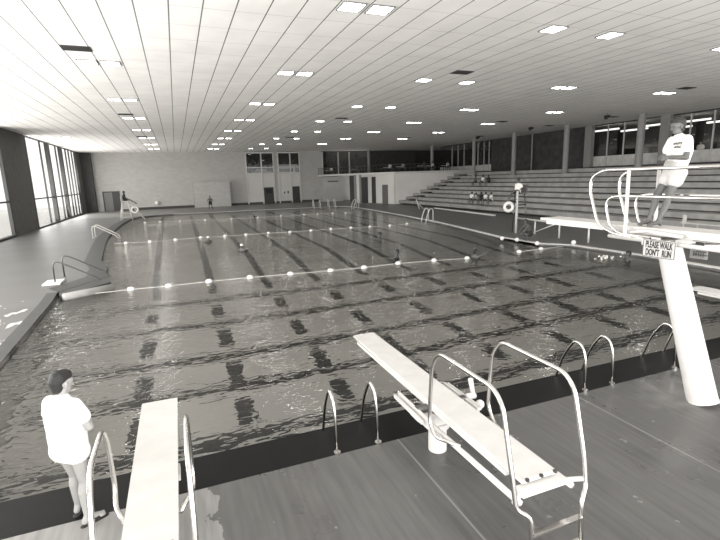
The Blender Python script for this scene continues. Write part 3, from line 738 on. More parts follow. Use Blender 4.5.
# ------------------------------------------------------------------ springboards of one metre
def springboard(label, xc, y_rear, y_tip, y_leg, y_front, ro, zt, rails=True, zb=.8, fo=.37, wheel=True, wd=.235):
    t = empty('springboard', (xc, y_leg, 0), label, 'diving board', 'one-metre springboards')
    P = lambda x, y, z: (x, y-y_leg, z)
    bm = bmesh.new(); prof = [(y_rear, .045), (y_rear+.35*(y_tip-y_rear), .06), (y_tip-.6, .04), (y_tip, .028)]
    rr = []
    for y, th in prof:
        rr.append([bm.verts.new(P(-wd, y, zb-th)), bm.verts.new(P(wd, y, zb-th)), bm.verts.new(P(wd, y, zb)), bm.verts.new(P(-wd, y, zb))])
    for a, b in zip(rr, rr[1:]):
        for k in range(4): bm.faces.new((a[k], a[(k+1) % 4], b[(k+1) % 4], b[k]))
    bm.faces.new(rr[0][::-1]); bm.faces.new(rr[-1])
    bo = link_mesh('board', bm, 'board', t)
    for x in (-.19, .19): 
        bm = bmesh.new(); bx(bm, P(x, (y_rear+y_tip)/2, zb-.075), (.05, (y_tip-y_rear)*.9, .05)); link_mesh('stiffener', bm, 'white', bo)
    bm = bmesh.new(); bx(bm, P(0, y_leg+.12, zb-.085), (.56, .14, .035)); o = link_mesh('rear_anchor', bm, 'white', t)
    for x in (-.17, 0, .17):
        bm = bmesh.new(); cyl(bm, P(x, y_leg+.13, zb), P(x, y_leg+.13, zb+.02), .022, n=8); link_mesh('bolt', bm, 'steel', o)
    yf = 5.15
    for x in (-.36*fo/.42, .36*fo/.42):
        bm = bmesh.new(); tube(bm, [P(x, y_leg+.05, zb-.14), P(x, yf, zb-.20)], .032, 0, 8); link_mesh('side_beam', bm, 'white', t, True)
    # fulcrum: two slotted side plates, roller and hand wheel
    for x in ((-fo, fo) if wheel else ()):
        bm = bmesh.new(); bx(bm, P(x, yf-.1, zb-.16), (.035, .85, .13)); bx(bm, P(x*1.18, yf-.08, zb-.14), (.03, .8, .05)); link_mesh('fulcrum_rail', bm, 'white', t)
    bm = bmesh.new(); cyl(bm, P(-fo, 4.95, zb-.12), P(fo, 4.95, zb-.12), .055, n=14); link_mesh('fulcrum_roller', bm, 'steel', t)
    if wheel:
        bm = bmesh.new(); cyl(bm, P(.40, 4.95, zb-.10), P(.54, 4.95, zb-.10), .045); cyl(bm, P(.52, 4.95, zb-.12), P(.52, 5.03, zb+.12), .028, .035); ball(bm, P(.52, 4.8, zb-.16), .06, 10, 8); link_mesh('lever', bm, 'white', t, True)
    # pedestal
    bm = bmesh.new(); cyl(bm, P(-.02, 5.0, 0), P(-.02, 5.0, .36), .125, n=24); cyl(bm, P(-.02, 5.0, .35), P(-.02, 5.0, .42), .16, n=24); bx(bm, P(-.02, 5.0, .49), (.22, .24, .16))
    bx(bm, P(0, 4.95, .60), (fo*2+.06, .22, .07)); link_mesh('pedestal', bm, 'white', t)
    if rails:
        for s in (-1, 1):
            pts = [(s*(ro-.13), y_leg-.12, 0), (s*(ro-.13), y_leg-.09, .56), (s*(ro-.10), y_leg-.07, .62), (s*(ro-.01), y_leg-.02, .67), (s*ro, y_leg+.03, .95), (s*ro, y_leg+.2, zt-.12), (s*ro, y_leg+.34, zt), (s*ro, y_front-.16, zt), (s*ro, y_front, zt-.2), (s*ro, y_front+.06, .78), (s*ro, y_front-.06, .62), (s*min(.37, ro-.13), y_front-.42, .66)]
            tube_obj('handrail', [P(*p) for p in pts], .0235, 'chrome', t, .12, 10)
            bm = bmesh.new(); cyl(bm, P(s*(ro-.13), y_leg-.12, 0), P(s*(ro-.13), y_leg-.12, .02), .05, n=14); link_mesh('flange', bm, 'chrome', t)
        for z, yy in ((.17, -.12), (.42, -.10)):
            bm = bmesh.new(); tube(bm, [P(-ro+.13, y_leg+yy, z), P(ro-.13, y_leg+yy, z)], .02, 0, 8); link_mesh('rung', bm, 'chrome', t, True)
            bm = bmesh.new(); bx(bm, P(0, y_leg+yy, z+.018), (ro*2-.28, .06, .012)); link_mesh('tread', bm, 'chrome', t)
        bm = bmesh.new(); tube(bm, [P(-ro, y_leg, .74), P(-.3, y_leg+.1, zb-.1), P(.3, y_leg+.1, zb-.1), P(ro, y_leg, .74)], .024, .05, 8); link_mesh('cross_tube', bm, 'white', t, True)
    return t
springboard('white one-metre springboard with chrome handrails at the centre, its pedestal visible', 3.02, 3.13, 7.74, 2.97, 4.45, .43, 1.72, wd=.205)
springboard('white one-metre springboard at the lower left beside the man in the white shirt', -.49, 1.75, 6.43, 3.5, 4.62, .36, 1.5, fo=.2, wheel=False, wd=.222)
springboard('white low springboard mostly hidden behind the leaning tower post at the right edge', 11.7, 2.6, 7.35, 2.95, 4.45, .45, 1.5, rails=False)

# ------------------------------------------------------------------ high boards
def high_board(label, X, sign):
    t = empty('high_diving_board', (X, 4.4, 0), label, 'high diving board', None)
    P = lambda x, y, z: (x, y-4.4, z)
    bm = bmesh.new(); bx2(bm, P(-.25, 2.6, 2.70), P(.25, 7.75, 2.75)); link_mesh('board', bm, 'board', t)
    for x in (-.2, .2):
        bm = bmesh.new(); bx2(bm, P(x-.03, 2.6, 2.63), P(x+.03, 7.6, 2.70)); link_mesh('stiffener', bm, 'white', t)
    bm = bmesh.new()
    a, b = Vector(P(.13, 4.39, 0)), Vector(P(0, 5.12, 2.5)); cyl(bm, a, b, .215, .175, n=28); cyl(bm, P(.13, 4.39, 0), P(.13, 4.40, .03), .23, n=28)
    link_mesh('post', bm, 'white', t, False)
    for p in t.children[-1].data.polygons: p.use_smooth = len(p.vertices) == 4
    bm = bmesh.new(); bx(bm, P(0, 5.12, 2.53), (.8, .34, .09)); link_mesh('saddle', bm, 'white', t)
    for x in (-.36, .36):
        bm = bmesh.new(); tube(bm, [P(x, 2.4, 2.52), P(x, 5.95, 2.56)], .035, 0, 10); link_mesh('side_beam', bm, 'white', t, True)
        s = 1 if x > 0 else -1
        tube_obj('handrail', [P(x, 5.3, 2.58), P(x, 5.85, 2.60), P(x, 6.2, 2.74), P(x, 6.42, 3.35), P(x, 6.40, 3.58), P(x, 6.15, 3.70), P(x, 2.2, 3.70)], .026, 'chrome', t, .16, 10)
        tube_obj('lower_handrail', [P(x, 5.0, 2.60), P(x, 5.75, 2.62), P(x, 5.95, 2.74), P(x, 6.06, 3.09), P(x, 6.0, 3.22), P(x, 5.8, 3.26), P(x, 2.2, 3.25)], .022, 'chrome', t, .1, 10)
        for y in (5.62, 3.4):
            tube_obj('stanchion', [P(x, y-.1, 2.58), P(x, y+.02, 2.62), P(x, y+.04, 3.70)] if y > 5 else [P(x, y, 2.56), P(x, y, 3.70)], .03, 'white', t, .05, 10)
    for y in (5.75, 4.3, 3.0):
        bm = bmesh.new(); bx(bm, P(0, y, 2.565), (.72, .08, .05)); link_mesh('cross_bar', bm, 'white', t)
    # fulcrum bracket and loop on the post head
    tube_obj('bracket', [P(-.3, 5.75, 2.62), P(-.3, 5.3, 2.70), P(-.3, 4.7, 2.66)], .03, 'white', t, .05)
    # ladder at the rear end, out of the picture to the right
    for x in (-.3, .3): tube_obj('ladder_rail', [P(x, 2.3, 0), P(x, 2.45, 2.55)], .025, 'chrome', t, 0)
    for k in range(9):
        tube_obj('rung', [P(-.3, 2.3+.15*(k+1)*.28/2.55, .28*(k+1)), P(.3, 2.3+.15*(k+1)*.28/2.55, .28*(k+1))], .018, 'chrome', t, 0, 8)
    return t
hb = high_board('white three-metre diving board on a leaning post, man standing on it', 7.4, True)
def text(name, body, size, origin, xdir, ydir, m, parent=None, ext=.002, sx=1.):
    c = bpy.data.curves.new(name, 'FONT'); c.body = body; c.size = size; c.extrude = ext; c.align_x = 'CENTER'; c.align_y = 'CENTER'; c.offset = size*.022
    o = bpy.data.objects.new(name, c); COL.objects.link(o); bpy.context.view_layer.update()
    me = bpy.data.meshes.new_from_object(o.evaluated_get(bpy.context.evaluated_depsgraph_get())); COL.objects.unlink(o); bpy.data.objects.remove(o)
    o = bpy.data.objects.new(name, me); COL.objects.link(o); me.materials.clear(); me.materials.append(M[m])
    x = Vector(xdir).normalized(); y = Vector(ydir).normalized(); z = x.cross(y); y = z.cross(x)
    mm = Matrix((x*sx, y, z)).transposed().to_4x4(); mm.translation = Vector(origin)
    o.matrix_world = mm
    if parent: o.parent = parent; o.matrix_parent_inverse = parent.matrix_world.inverted()
    return o
bpy.context.view_layer.update()
XS = 6.97
p0, p1, p2, p3 = XP(643.5, 238, XS), XP(677.5, 243.3, XS), XP(674, 261.3, XS), XP(642.3, 255.2, XS)
zt_ = (p0.z+p1.z)/2; zb_ = (p2.z+p3.z)/2; ya = (p0.y+p3.y)/2; yb = (p1.y+p2.y)/2
sg = empty('sign', (XS, (ya+yb)/2, (zt_+zb_)/2), 'white sign reading PLEASE WALK DON\'T RUN hung beside the leaning tower post', 'sign', 'pool rule signs')
w_, h_ = ya-yb, zt_-zb_
bm = bmesh.new(); bx(bm, (0, 0, 0), (.012, w_, h_)); o = link_mesh('plate', bm, 'sign', sg); md = o.modifiers.new('b', 'BEVEL'); md.width = .02; md.segments = 3
bpy.context.view_layer.update()
bm = bmesh.new()
for a, b in (((0, h_/2-.012), (w_-.03, .007)), ((0, -h_/2+.012), (w_-.03, .007)), ((w_/2-.012, 0), (.007, h_-.03)), ((-w_/2+.012, 0), (.007, h_-.03))): bx(bm, (-.008, a[0], a[1]), (.004, b[0], b[1]))
link_mesh('border', bm, 'ink', sg)
text('lettering', 'PLEASE WALK', h_*.52, (XS-.009, (ya+yb)/2, (zt_+zb_)/2+h_*.21), (0, -1, 0), (0, 0, 1), 'ink', sg, sx=w_*.88/(h_*.52*6.75))
text('lettering', "DON'T  RUN", h_*.52, (XS-.009, (ya+yb)/2, (zt_+zb_)/2-h_*.23), (0, -1, 0), (0, 0, 1), 'ink', sg, sx=w_*.80/(h_*.52*5.9))
print('SIGN', w_, h_)
for y in ((ya+yb)/2-w_*.35, (ya+yb)/2+w_*.35):
    bm = bmesh.new(); bx(bm, (.035, y-(ya+yb)/2, h_/2-.0), (.06, .03, .05)); link_mesh('hook', bm, 'steel', sg)
# pale faded board seen right of the post
X2 = 7.84
q0, q1 = XP(691, 246, X2), XP(707, 260, X2)
s2 = empty('sign', (X2, (q0.y+q1.y)/2, (q0.z+q1.z)/2), 'faded grey sign with illegible letters just right of the leaning tower post', 'sign', 'pool rule signs')
w2_, h2_ = q0.y-q1.y, q0.z-q1.z+.0
bm = bmesh.new(); bx(bm, (0, 0, 0), (.012, w2_, h2_)); link_mesh('plate', bm, 'panel', s2)
bm = bmesh.new()
for k in range(5):
    y = w2_*(.28-.14*k); bx(bm, (-.008, y, -.02), (.004, .02, h2_*.45)); bx(bm, (-.008, y-.04, h2_*(.12 if k % 2 else -.15)), (.004, .07, .02))
link_mesh('faded_mark', bm, 'mid', s2)
for y in (-w2_*.35, w2_*.35): tube_obj('hanger', [(0, y, h2_/2-.02), (-.07, y, 2.545-s2.location.z)], .012, 'steel', s2, 0, 6)

# ------------------------------------------------------------------ ladders
def pool_ladder(label, base, heading, gap, prof, group, r=.021, m='chrome', treads=True):
    t = empty('pool_ladder', (base[0], base[1], 0), label, 'pool ladder', group, heading)
    # local +y points to the water
    for s in (-.5, .5):
        tube_obj('rail', [(s*gap, y, z) for y, z in prof], r, m, t, .17, 10)
        bm = bmesh.new(); cyl(bm, (s*gap, prof[0][0], .0), (s*gap, prof[0][0], .03), r*2.3, n=14); link_mesh('flange', bm, m, t)
    if treads:
        for z in (-.35, -.65, -.95):
            bm = bmesh.new(); bx(bm, (0, prof[-1][0]-.02, z), (gap, .09, .03)); link_mesh('tread', bm, m, t)
    return t
PR = [(0, 0), (.03, .60), (.12, .80), (.28, .82), (.5, .5), (.66, 0), (.79, -.3), (.80, -1.15)]
g_ = 'chrome pool ladders along the near edge'
pool_ladder('chrome pool ladder rails left of the centre springboard at the near edge', (2.0, 5.45), 0, .61, PR, g_)
pool_ladder('chrome pool ladder rails on the near edge just right of the centre springboard', (6.48, 5.45), 0, .63, PR, g_)
pool_ladder('chrome pool ladder rails right beside the leaning tower post', (8.7, 5.45), 0, .62, PR, g_)
PS = [(0, 0), (.0, .72), (.06, .86), (.25, .84), (1.55, .05), (1.75, -.5)]
g_ = 'stair rails on the left pool edge'
pool_ladder('pair of dark-topped handrails over the steps at the left pool edge', (-4.72, 21.4), -PI/2, 1.6, PS, g_, .028, 'steel', False)
pool_ladder('small pale handrail pair farther back on the left pool edge', (-5.9, 38.3), -PI/2, 1.1, PS, g_, .035, 'white', False)
PW = [(0, 0), (.0, .85), (.12, 1.0), (.35, .95), (.6, .3), (.7, -.15), (.72, -1.1)]
g_ = 'white ladders on the far and right edges'
pool_ladder('white ladder with tall rails midway along the right pool edge', (19.95, 34.5), PI/2, .8, PW, g_, .05, 'white')
pool_ladder('white ladder near the far right pool corner, on the right edge', (21.5, 55.8), PI/2, .9, PW, g_, .05, 'white')
pool_ladder('white ladder on the far pool edge close to the right corner', (19.2, 59.75), PI, .9, PW, g_, .05, 'white')
pool_ladder('white ladder on the far pool edge, left one of two near the right corner', (17.2, 60.0), PI, .9, PW, g_, .05, 'white')

tag(box('white_pad', (-5.1, 20.3, .014), (-4.5, 21.2, .08), 'coping'), 'white square pad around the foot of the steps handrail', 'pad')
# steps block with dark tiles and a floating roll beside it
bm = bmesh.new(); prism(bm, [G(58.5, 291.5), G(109, 276.5), G(111, 282), G(60, 296.5)], -.6, .004); struct(link_mesh('trim_9', bm, 'copd'))
a, b = G(62, 296, 0), G(111.5, 286.5, 0); bm = bmesh.new(); cyl(bm, (a.x+.1, a.y-.25, -.02), (b.x+.05, b.y-.15, -.02), .15, n=16)
tag(link_mesh('floating_roll', bm, 'column', None, True), 'long pale roll floating beside the dark steps at the left edge', 'roll')

# ------------------------------------------------------------------ lane ropes
def lane_rope(label, px, ends):
    pts = [G(x, y, WL+.03) for x, y in px]; e0 = G(*ends[0], WL+.03) if ends[0] else pts[0]; e1 = G(*ends[1], WL+.03) if ends[1] else pts[-1]
    o3 = pts[0].copy(); t = empty('lane_rope', o3, label, 'lane rope', 'float ropes across the pool')
    bm = bmesh.new(); tube(bm, [e0-o3]+[p-o3 for p in pts]+[e1-o3], .014, 0, 6); link_mesh('rope', bm, 'rope', t, True)
    for p in pts:
        bm = bmesh.new(); ball(bm, p-o3, (.13, .10, .10), 12, 8); link_mesh('float', bm, 'floaty', t, True)
    return t
lane_rope('nearest rope with white floats across the pool', [(86.6, 294.5), (131, 289.4), (168.6, 286), (209, 281.5), (250, 277.5), (290.5, 274), (330.5, 270.6), (364, 267.5), (398, 263.5), (434, 260.5), (467, 258.3)], [(66, 299), None])
lane_rope('short float rope tied to the right pool edge in front of the high chair', [(519, 251.8), (541, 249)], [None, (563, 246.3)])
lane_rope('middle rope with white floats across the pool', [(126, 243), (150, 241.7), (175.5, 239.7), (200.8, 237.5), (225, 236), (246, 234.7), (268.6, 233), (290, 232), (311, 230.5), (331, 229), (351, 227.8), (370, 226.7), (390, 225.6), (407, 224)], [(114, 243.6), (440, 222.8)])
lane_rope('farthest rope with small white floats near the end wall', [(145, 222.6), (160, 221.9), (180, 221), (205, 219.9), (231.6, 218.9), (258, 217.4), (281, 216), (304, 214.7), (317.5, 214), (332.7, 213.3), (345.7, 212.8)], [None, (362, 211.5)])
for i, (x, y, lb) in enumerate(((502, 238.5, 'white float at the bend of the right pool edge'), (516.8, 239.8, 'white ball under the hands of the crouching child'), (537, 243.6, 'white ball on the pool edge just right of the crouching child'), (573.5, 242.6, 'white ball on the pool edge farthest right of the high chair'))):
    p = G(x, y+2, 0); bm = bmesh.new(); ball(bm, (0, 0, 0), .115, 16, 10); o = link_mesh('ball', bm, 'floaty', None, True); o.location = (p.x, p.y, .118); tag(o, lb, 'ball', 'white balls on the right pool edge')
bm = bmesh.new(); ball(bm, (0, 0, 0), .32, 16, 10); o = link_mesh('wall_ball', bm, 'floaty', None, True); p = YP(157, 203, YF-.35); o.location = p; o.name = 'wall_lamp'; tag(o, 'white globe low on the far wall beside the left lifeguard chair', 'lamp')

# ------------------------------------------------------------------ pipe barrier on the right deck
t = empty('pipe_barrier', (20.5, 21.3, 0), 'white pipe barrier on two posts and a diagonal brace on the right deck', 'barrier')
a, b = Vector((20.35, 24.3, 0)), Vector((19.75, 17.6, 0)); o3 = Vector((20.5, 21.3, 0)); d = (b-a)
tube_obj('top_pipe', [a-o3+Vector((0, 0, .85)), b-o3+Vector((0, 0, .85))], .055, 'white', t, 0)
for f in (.3, .62, .95): p = a+d*f-o3; tube_obj('post', [p, p+Vector((0, 0, .85))], .05, 'white', t, 0)
p = a+d*.58-o3; q = a+d*.28-o3; tube_obj('brace', [p+Vector((0, 0, .8)), q+Vector((0, 0, .08))], .035, 'white', t, 0)
p = G(419.5, 209); t = empty('stand', (p.x, p.y, 0), 'small white leaning stand at the foot of the bleachers', 'stand')
tube_obj('post', [(0, 0, 0), (-.3, .2, 1.1)], .07, 'white', t, 0); tube_obj('prop', [(.5, 0, 0), (-.2, .2, .8)], .05, 'white', t, 0)

# ------------------------------------------------------------------ ring buoys, lifeguard chairs
def ring(label, c, ax, R=.27):
    bm = bmesh.new(); torus(bm, (0, 0, 0), R, .085, ax, 28, 10); o = link_mesh('ring_buoy', bm, 'floaty', None, True); o.location = c; tag(o, label, 'ring buoy', 'ring buoys on the lifeguard chairs'); 
    bm = bmesh.new(); torus(bm, (0, 0, 0), R+.09, .012, ax, 28, 6); link_mesh('grab_line', bm, 'rope', o, True); return o
cR_ = G(515.7, 233)
t = empty('lifeguard_chair', cR_, 'tall white-legged lifeguard chair on the right deck above the bend', 'lifeguard chair', 'lifeguard chairs')
tube_obj('leg', [(0, 0, 0), (.02, 0, 2.62)], .075, 'white', t, 0)
tube_obj('leg', [(.95, .1, 0), (.62, .05, 2.4)], .035, 'steel', t, 0); tube_obj('leg', [(.3, .7, 0), (.3, .55, 2.4)], .035, 'steel', t, 0)
bm = bmesh.new(); bx(bm, (.35, .25, 2.42), (.75, .62, .05)); link_mesh('seat', bm, 'mid', t)
bm = bmesh.new(); bx(bm, (.72, .25, 2.72), (.05, .6, .5), ry=.15); link_mesh('backrest', bm, 'mid', t)
tube_obj('crossbar', [(.0, 0, 1.75), (.72, .06, 1.75)], .04, 'steel', t, 0)
tube_obj('footrest', [(0, 0, 1.95), (-.45, 0, 1.85), (-.45, .5, 1.85), (.3, .55, 1.95)], .03, 'steel', t, .05)
tube_obj('arm', [(0, 0, 2.1), (-.85, -.1, 2.05)], .03, 'steel', t, 0)
ring('white ring buoy hanging on the right-hand lifeguard chair', cR_+Vector((-.78, -.2, 1.68)), (.36, .93, 0), .24)
SIT = dict(pelvis=(0, 0, .10), hipL=(-.1, .02, .09), hipR=(.1, .02, .09), chest=(0, -.02, .42), shL=(-.19, 0, .57), shR=(.19, 0, .57), neck=(0, .01, .65), head=(0, .04, .77),
           knL=(-.11, .45, .13), knR=(.11, .45, .13), anL=(-.11, .48, -.30), anR=(.11, .48, -.30), elL=(-.25, .08, .32), elR=(.25, .08, .32), wrL=(-.15, .30, .20), wrR=(.15, .30, .20))
person('person', cR_+Vector((.22, .25, 2.45)), PI/2+.2, 'lifeguard in a white shirt lounging on the tall right-hand chair', J_(SIT, chest=(0, -.08, .40), shL=(-.19, -.1, .55), shR=(.19, -.1, .55), neck=(0, -.1, .63), head=(0, -.06, .76), knL=(-.1, .45, .20), knR=(.1, .42, .1), anL=(-.1, .75, -.08), anR=(.1, .62, -.28), elL=(-.26, -.12, .3), elR=(.26, -.12, .3), wrL=(-.2, .1, .2), wrR=(.2, .1, .2)), 'lifeguards', top=.02, vox=.035)
cL_ = G(127.5, 220.5)
t = empty('lifeguard_chair', cL_, 'white A-frame lifeguard chair on the left deck near the far wall', 'lifeguard chair', 'lifeguard chairs')
for x, y in ((-.55, -.5), (.55, -.5), (-.5, .6), (.5, .6)): tube_obj('leg', [(x, y, 0), (x*.5, y*.5, 2.0)], .06, 'white', t, 0)
for z in (.35, .8, 1.25):
    f = 1-z/3.5; tube_obj('rung', [(-.55*f, -.5*f, z), (.55*f, -.5*f, z)], .045, 'white', t, 0)
tube_obj('ladder_rail', [(1.75, -.3, 0), (.45, -.2, 1.7)], .05, 'white', t, 0); tube_obj('ladder_rail', [(1.75, .4, 0), (.45, .3, 1.7)], .05, 'white', t, 0)
bm = bmesh.new(); bx(bm, (0, 0, 2.02), (.7, .7, .06)); link_mesh('seat', bm, 'white', t)
bm = bmesh.new(); bx(bm, (-.36, 0, 2.3), (.05, .65, .5)); link_mesh('backrest', bm, 'white', t)
ring('white ring buoy hanging on the left-hand lifeguard chair', cL_+Vector((.85, -.42, 1.1)), (0, 1, 0), .30)
person('person', cL_+Vector((-.05, 0, 2.06)), -PI/2, 'dark silhouetted lifeguard sitting on the far left chair, legs stretched out', J_(SIT, knL=(-.1, .5, .08), knR=(.1, .5, .08), anL=(-.1, .92, -.22), anR=(.1, .95, -.25), wrL=(-.12, .3, .2), wrR=(.12, .3, .2)), 'lifeguards', top=.04, top_mat='black', vox=.035, scale=1.12)

# ------------------------------------------------------------------ people round the hall
person('person', (G(211, 210.3).x, G(211, 210.3).y, .01), PI, 'man in dark trunks standing hands on hips at the far pool edge', J_(STAND, elL=(-.36, -.08, 1.18), elR=(.36, -.08, 1.18), wrL=(-.17, .03, 1.02), wrR=(.17, .03, 1.02), knL=(-.16, 0, .49), knR=(.16, 0, .49), anL=(-.2, 0, .1), anR=(.2, 0, .1)), None, bottom_len=.3, vox=.035, scale=1.08)
# child crouching at the bend of the right edge
person('person', (17.75, 20.15, .03), PI/2-.1, 'child crouching at the bend of the right pool edge, reaching to the water', J_(STAND, pelvis=(0, -.1, .40), hipL=(-.09, -.1, .36), hipR=(.09, -.1, .36), chest=(0, .02, .72), shL=(-.17, .08, .86), shR=(.17, .08, .86), neck=(0, .12, .93), head=(0, .17, 1.05), knL=(-.14, .28, .38), knR=(.14, .26, .36), anL=(-.12, .02, .1), anR=(.12, .02, .1), elL=(-.2, .32, .62), elR=(.2, .32, .62), wrL=(-.12, .55, .42), wrR=(.12, .55, .42)), None, bottom_len=.3, vox=.03)
def spectator(px, tier, label, topm, group, lean=0., sk='skin_dark', sc=1.):
    z = H0+HR*tier; X = 28.5+TR*(tier-1)+.22; y = XP(px, 190, X).y
    j = J_(SIT, anL=(-.13, .42, -.33), anR=(.13, .42, -.33), knL=(-.13, .42, .1), knR=(.13, .42, .1))
    return person('person', (X, y, z), PI/2+lean, label, j, group, top=.03, top_mat=topm, vox=.035, skin=sk, bottom='black', scale=sc)
g_ = 'spectators seated low on the bleachers'
spectator(472, 2, 'leftmost of five spectators on a low tier, in white', 'shirt', g_, .2)
spectator(476.3, 2, 'second from the left of five spectators on a low tier', 'wallg', g_, -.2, sc=.9)
spectator(481.5, 2, 'middle one of five spectators on a low tier, in dark clothes', 'black', g_)
spectator(486, 2, 'fourth of five spectators on a low tier, in bright white', 'shirt', g_, .1)
spectator(491.5, 2, 'rightmost of five spectators on a low tier, in white', 'shirt', g_, -.1)
g_ = 'spectators seated high on the bleachers'
spectator(475.5, 6, 'left one of three spectators seated high on the bleachers', 'mid', g_)
spectator(482.8, 6, 'middle one of three spectators high on the bleachers, in white', 'shirt', g_)
spectator(488.3, 6, 'right one of three spectators high on the bleachers, in dark clothes', 'black', g_)
# swimmers
def swimmer(px, py, label, cap=None, rz=0., arm=False, low=0.):
    p = G(px, py, WL); z = WL-1.36-low
    k = dict(STAND)
    if arm: k.update(elR=(.38, .25, 1.55), wrR=(.42, .5, 1.72), elL=(-.35, .3, 1.36), wrL=(-.3, .55, 1.40))
    else: k.update(elR=(.35, .2, 1.30), wrR=(.38, .45, 1.36), elL=(-.35, .2, 1.30), wrL=(-.38, .45, 1.36))
    return person('person', (p.x, p.y, z), rz, label, k, 'swimmers in the pool', cap=cap, vox=.035, bottom_len=.25)
swimmer(208.5, 242, 'swimmer in a white cap at the left between the first lanes', 'floaty', .4)
swimmer(242, 250.5, 'swimmer in a bright white cap nearest on the left half of the pool', 'floaty', -.5)
swimmer(254.5, 219.5, 'dark-haired swimmer at the far end of the middle lanes', None, 2.)
swimmer(380, 240.5, 'swimmer behind the middle rope, pale shoulders out of the water', None, 1., low=-.12)
swimmer(397, 257.5, 'swimmer with a raised arm close behind the nearest rope', None, 1.2, True)
swimmer(475, 257.5, 'swimmer mid-stroke right of the nearest rope end', None, -1.2, True)
swimmer(628, 260, 'swimmer at the right behind the sign, only head above water', None, .9)
# splash
p = G(608, 258.5, WL); bm = bmesh.new(); rnd = random.Random(3)
for i in range(26): ball(bm, (rnd.gauss(0, .28), rnd.gauss(0, .12), abs(rnd.gauss(.02, .06))), rnd.uniform(.02, .05), 6, 4)
o = link_mesh('splash', bm, 'floaty', None, True); o.location = p; tag(o, 'white splash on the water left of the sign', 'splash', kind='stuff')
p = G(710, 223, .75)
t = empty('desk', (p.x, p.y, 0), 'white desk on the right deck, seen above the high board at the right edge', 'desk')
bm = bmesh.new(); bx(bm, (0, 0, .72), (1.4, 2.2, .06)); link_mesh('desk_top', bm, 'white', t)
for x in (-.6, .6):
    for y in (-1, 1): bm = bmesh.new(); bx(bm, (x, y, .345), (.06, .06, .69)); link_mesh('leg', bm, 'white', t)
bm = bmesh.new(); bx(bm, (-.55, 1.0, .95), (.16, .12, .4)); link_mesh('upright', bm, 'white', t)
# people on the balcony
bal = [(331, 24.5, 66.5, 'shirt'), (357, 27.3, 63.5, 'mid'), (390, 29.5, 60, 'shirt'), (403, 30.5, 59.7, 'wallg'), (427, 33, 59.5, 'mid'), (441, 34.4, 59.5, 'shirt'), (452, 36.9, 59.5, 'shirt')]
bl = ['leftmost guest at the balcony railing, in white', 'guest in grey at the balcony railing above the doors', 'guest in white behind the balcony railing above the pale gallery wall', 'guest in pale grey behind the balcony railing right of the white one', 'guest in grey near the middle of the right balcony railing', 'left one of two white-clad guests at the right end of the balcony', 'right one of two white-clad guests at the right end of the balcony']
for (px, X, yy, mt_), lb in zip(bal, bl):
    y = XP(px, 165, X).y; y = max(y, 59.0)
    ck = empty('chair', (X, y, 4.382), lb.replace('guest', 'chair under the guest', 1).replace('leftmost', 'dark').split(',')[0], 'chair', 'chairs on the balcony')
    bm = bmesh.new(); bx(bm, (0, 0, .43), (.45, .45, .04)); link_mesh('seat', bm, 'frame', ck)
    bm = bmesh.new(); bx(bm, (0, .22, .68), (.45, .03, .45)); link_mesh('backrest', bm, 'frame', ck)
    for sx in (-.2, .2):
        for sy in (-.2, .2): bm = bmesh.new(); bx(bm, (sx, sy, .205), (.04, .04, .41)); link_mesh('leg', bm, 'frame', ck)
    tb = empty('table', (X-.7, y-.1, 4.382), 'pale table by the '+' '.join(lb.split(',')[0].replace('behind the balcony railing', 'by the rail').replace('white-clad ', 'white ').replace('at the right end of the balcony', 'at the right end').split()), 'table', 'tables on the balcony')
    bm = bmesh.new(); cyl(bm, (0, 0, .70), (0, 0, .73), .42, n=20); link_mesh('tabletop', bm, 'floaty', tb)
    bm = bmesh.new(); cyl(bm, (0, 0, 0), (0, 0, .70), .04, n=8); cyl(bm, (0, 0, 0), (0, 0, .03), .25, n=16); link_mesh('pedestal', bm, 'frame', tb)
    person('person', (X, y, 4.382+.45), PI+.3, lb, SIT, 'guests on the balcony', top=.03, top_mat=mt_, vox=.04, bottom='black')
p = XP(701, 143, XR+1.0)
person('person', (XR+1.0, p.y, 3.92), PI/2, 'person in white standing behind the lounge glazing at the right', J_(STAND), None, top=-.05, vox=.035, scale=(p.z-3.92)/1.6, bottom='black', skin='skin')

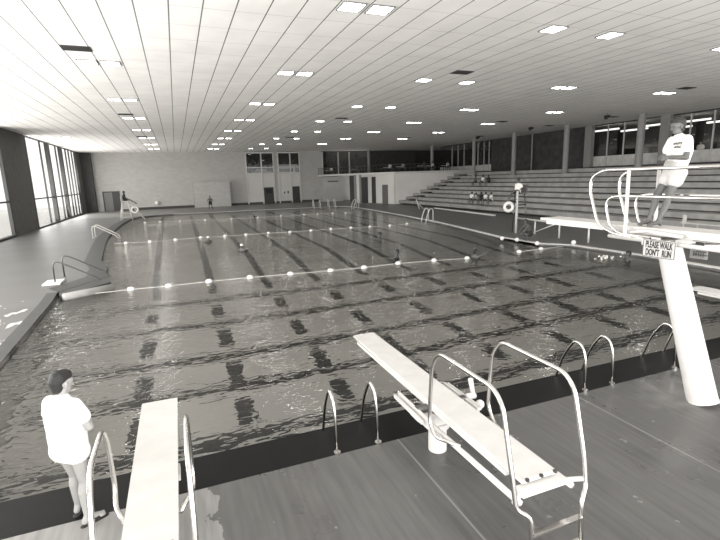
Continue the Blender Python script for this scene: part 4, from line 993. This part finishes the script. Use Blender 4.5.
# ------------------------------------------------------------------ the two near figures
# man with the white shirt at the near left, seen from behind, arms folded
J1 = J_(STAND, shL=(-.17, 0, 1.42), shR=(.17, 0, 1.42), anL=(-.13, .10, .105), knL=(-.11, .10, .50), anR=(.13, -.03, .105), knR=(.11, .02, .5), footL=(-.25, 1, 0), footR=(.45, 1, 0),
        elL=(-.25, .05, 1.15), elR=(.26, .05, 1.15), wrL=(-.02, .20, 1.17), wrR=(.06, .24, 1.13), hdL=(1, .1, .1), hdR=(-1, .0, .12), palmL=(0, -1, -.2), palmR=(0, -1, 0), thumbL=1, thumbR=1,
        head=(.0, .045, 1.63), neck=(0, .01, 1.50), face=(.25, 1, -.18), flare=.022)
person('person', (-1.36, 5.42, 0), -.62, 'man in a loose white shirt and sandals with folded arms at the near left', J1, vox=.008, skin='skin', top=-.08, bottom='black', bottom_len=.12, hands=True, sandals=True, scale=1.0)
# man on the high board, in profile, leaning back on the far rail
hy = math.atan2(.361, -.933)-PI/2      # heading that turns local +y to picture left
J2 = J_(STAND, pelvis=(0, -.22, .90), hipL=(-.09, -.22, .86), hipR=(.09, -.22, .86), chest=(0, -.27, 1.22), shL=(-.19, -.25, 1.38), shR=(.19, -.25, 1.38), neck=(0, -.23, 1.455), head=(0, -.19, 1.59),
        knL=(-.08, -.10, .47), knR=(.08, .0, .48), anL=(-.08, .02, .10), anR=(.08, .08, .10), elL=(-.27, -.20, 1.10), elR=(.26, -.2, 1.10), wrL=(-.05, .0, 1.12), wrR=(.04, .02, 1.09),
        hdL=(1, .15, .1), hdR=(-1, .1, .1), palmL=(0, -1, -.2), palmR=(0, -1, 0), thumbL=1, thumbR=1, face=(-.1, 1, -.12), flare=.0)
m2 = person('person', (7.40, 5.36, 2.752), hy, 'man in a white T-shirt and pale shorts standing on the high diving board', J2, vox=.008, skin='skin_dark', top=.06, bottom='shorts', bottom_len=.30, hands=True, scale=1.0)

bm = bmesh.new()
for row, (z, a0, a1, n_) in enumerate(((1.325, 92, 146, 5), (1.272, 100, 128, 3))):
    for k in range(n_):
        a = math.radians(a0+(a1-a0)*k/(n_-1)); rr_ = .150
        c = (-.085+rr_*math.cos(a), -.262+rr_*math.sin(a), z)
        bx(bm, c, (.009, .006, .036), rz=a-PI/2); bx(bm, (c[0]-.012*math.sin(a)*-1, c[1]+.012*math.cos(a)*-1, z+(.014 if k % 2 else -.012)), (.026, .006, .009), rz=a-PI/2); bx(bm, (c[0]+.020*math.sin(a), c[1]-.020*math.cos(a), z), (.008, .006, .034 if k % 3 else .02), rz=a-PI/2, ry=.2)
link_mesh('shirt_print', bm, 'ink', m2)
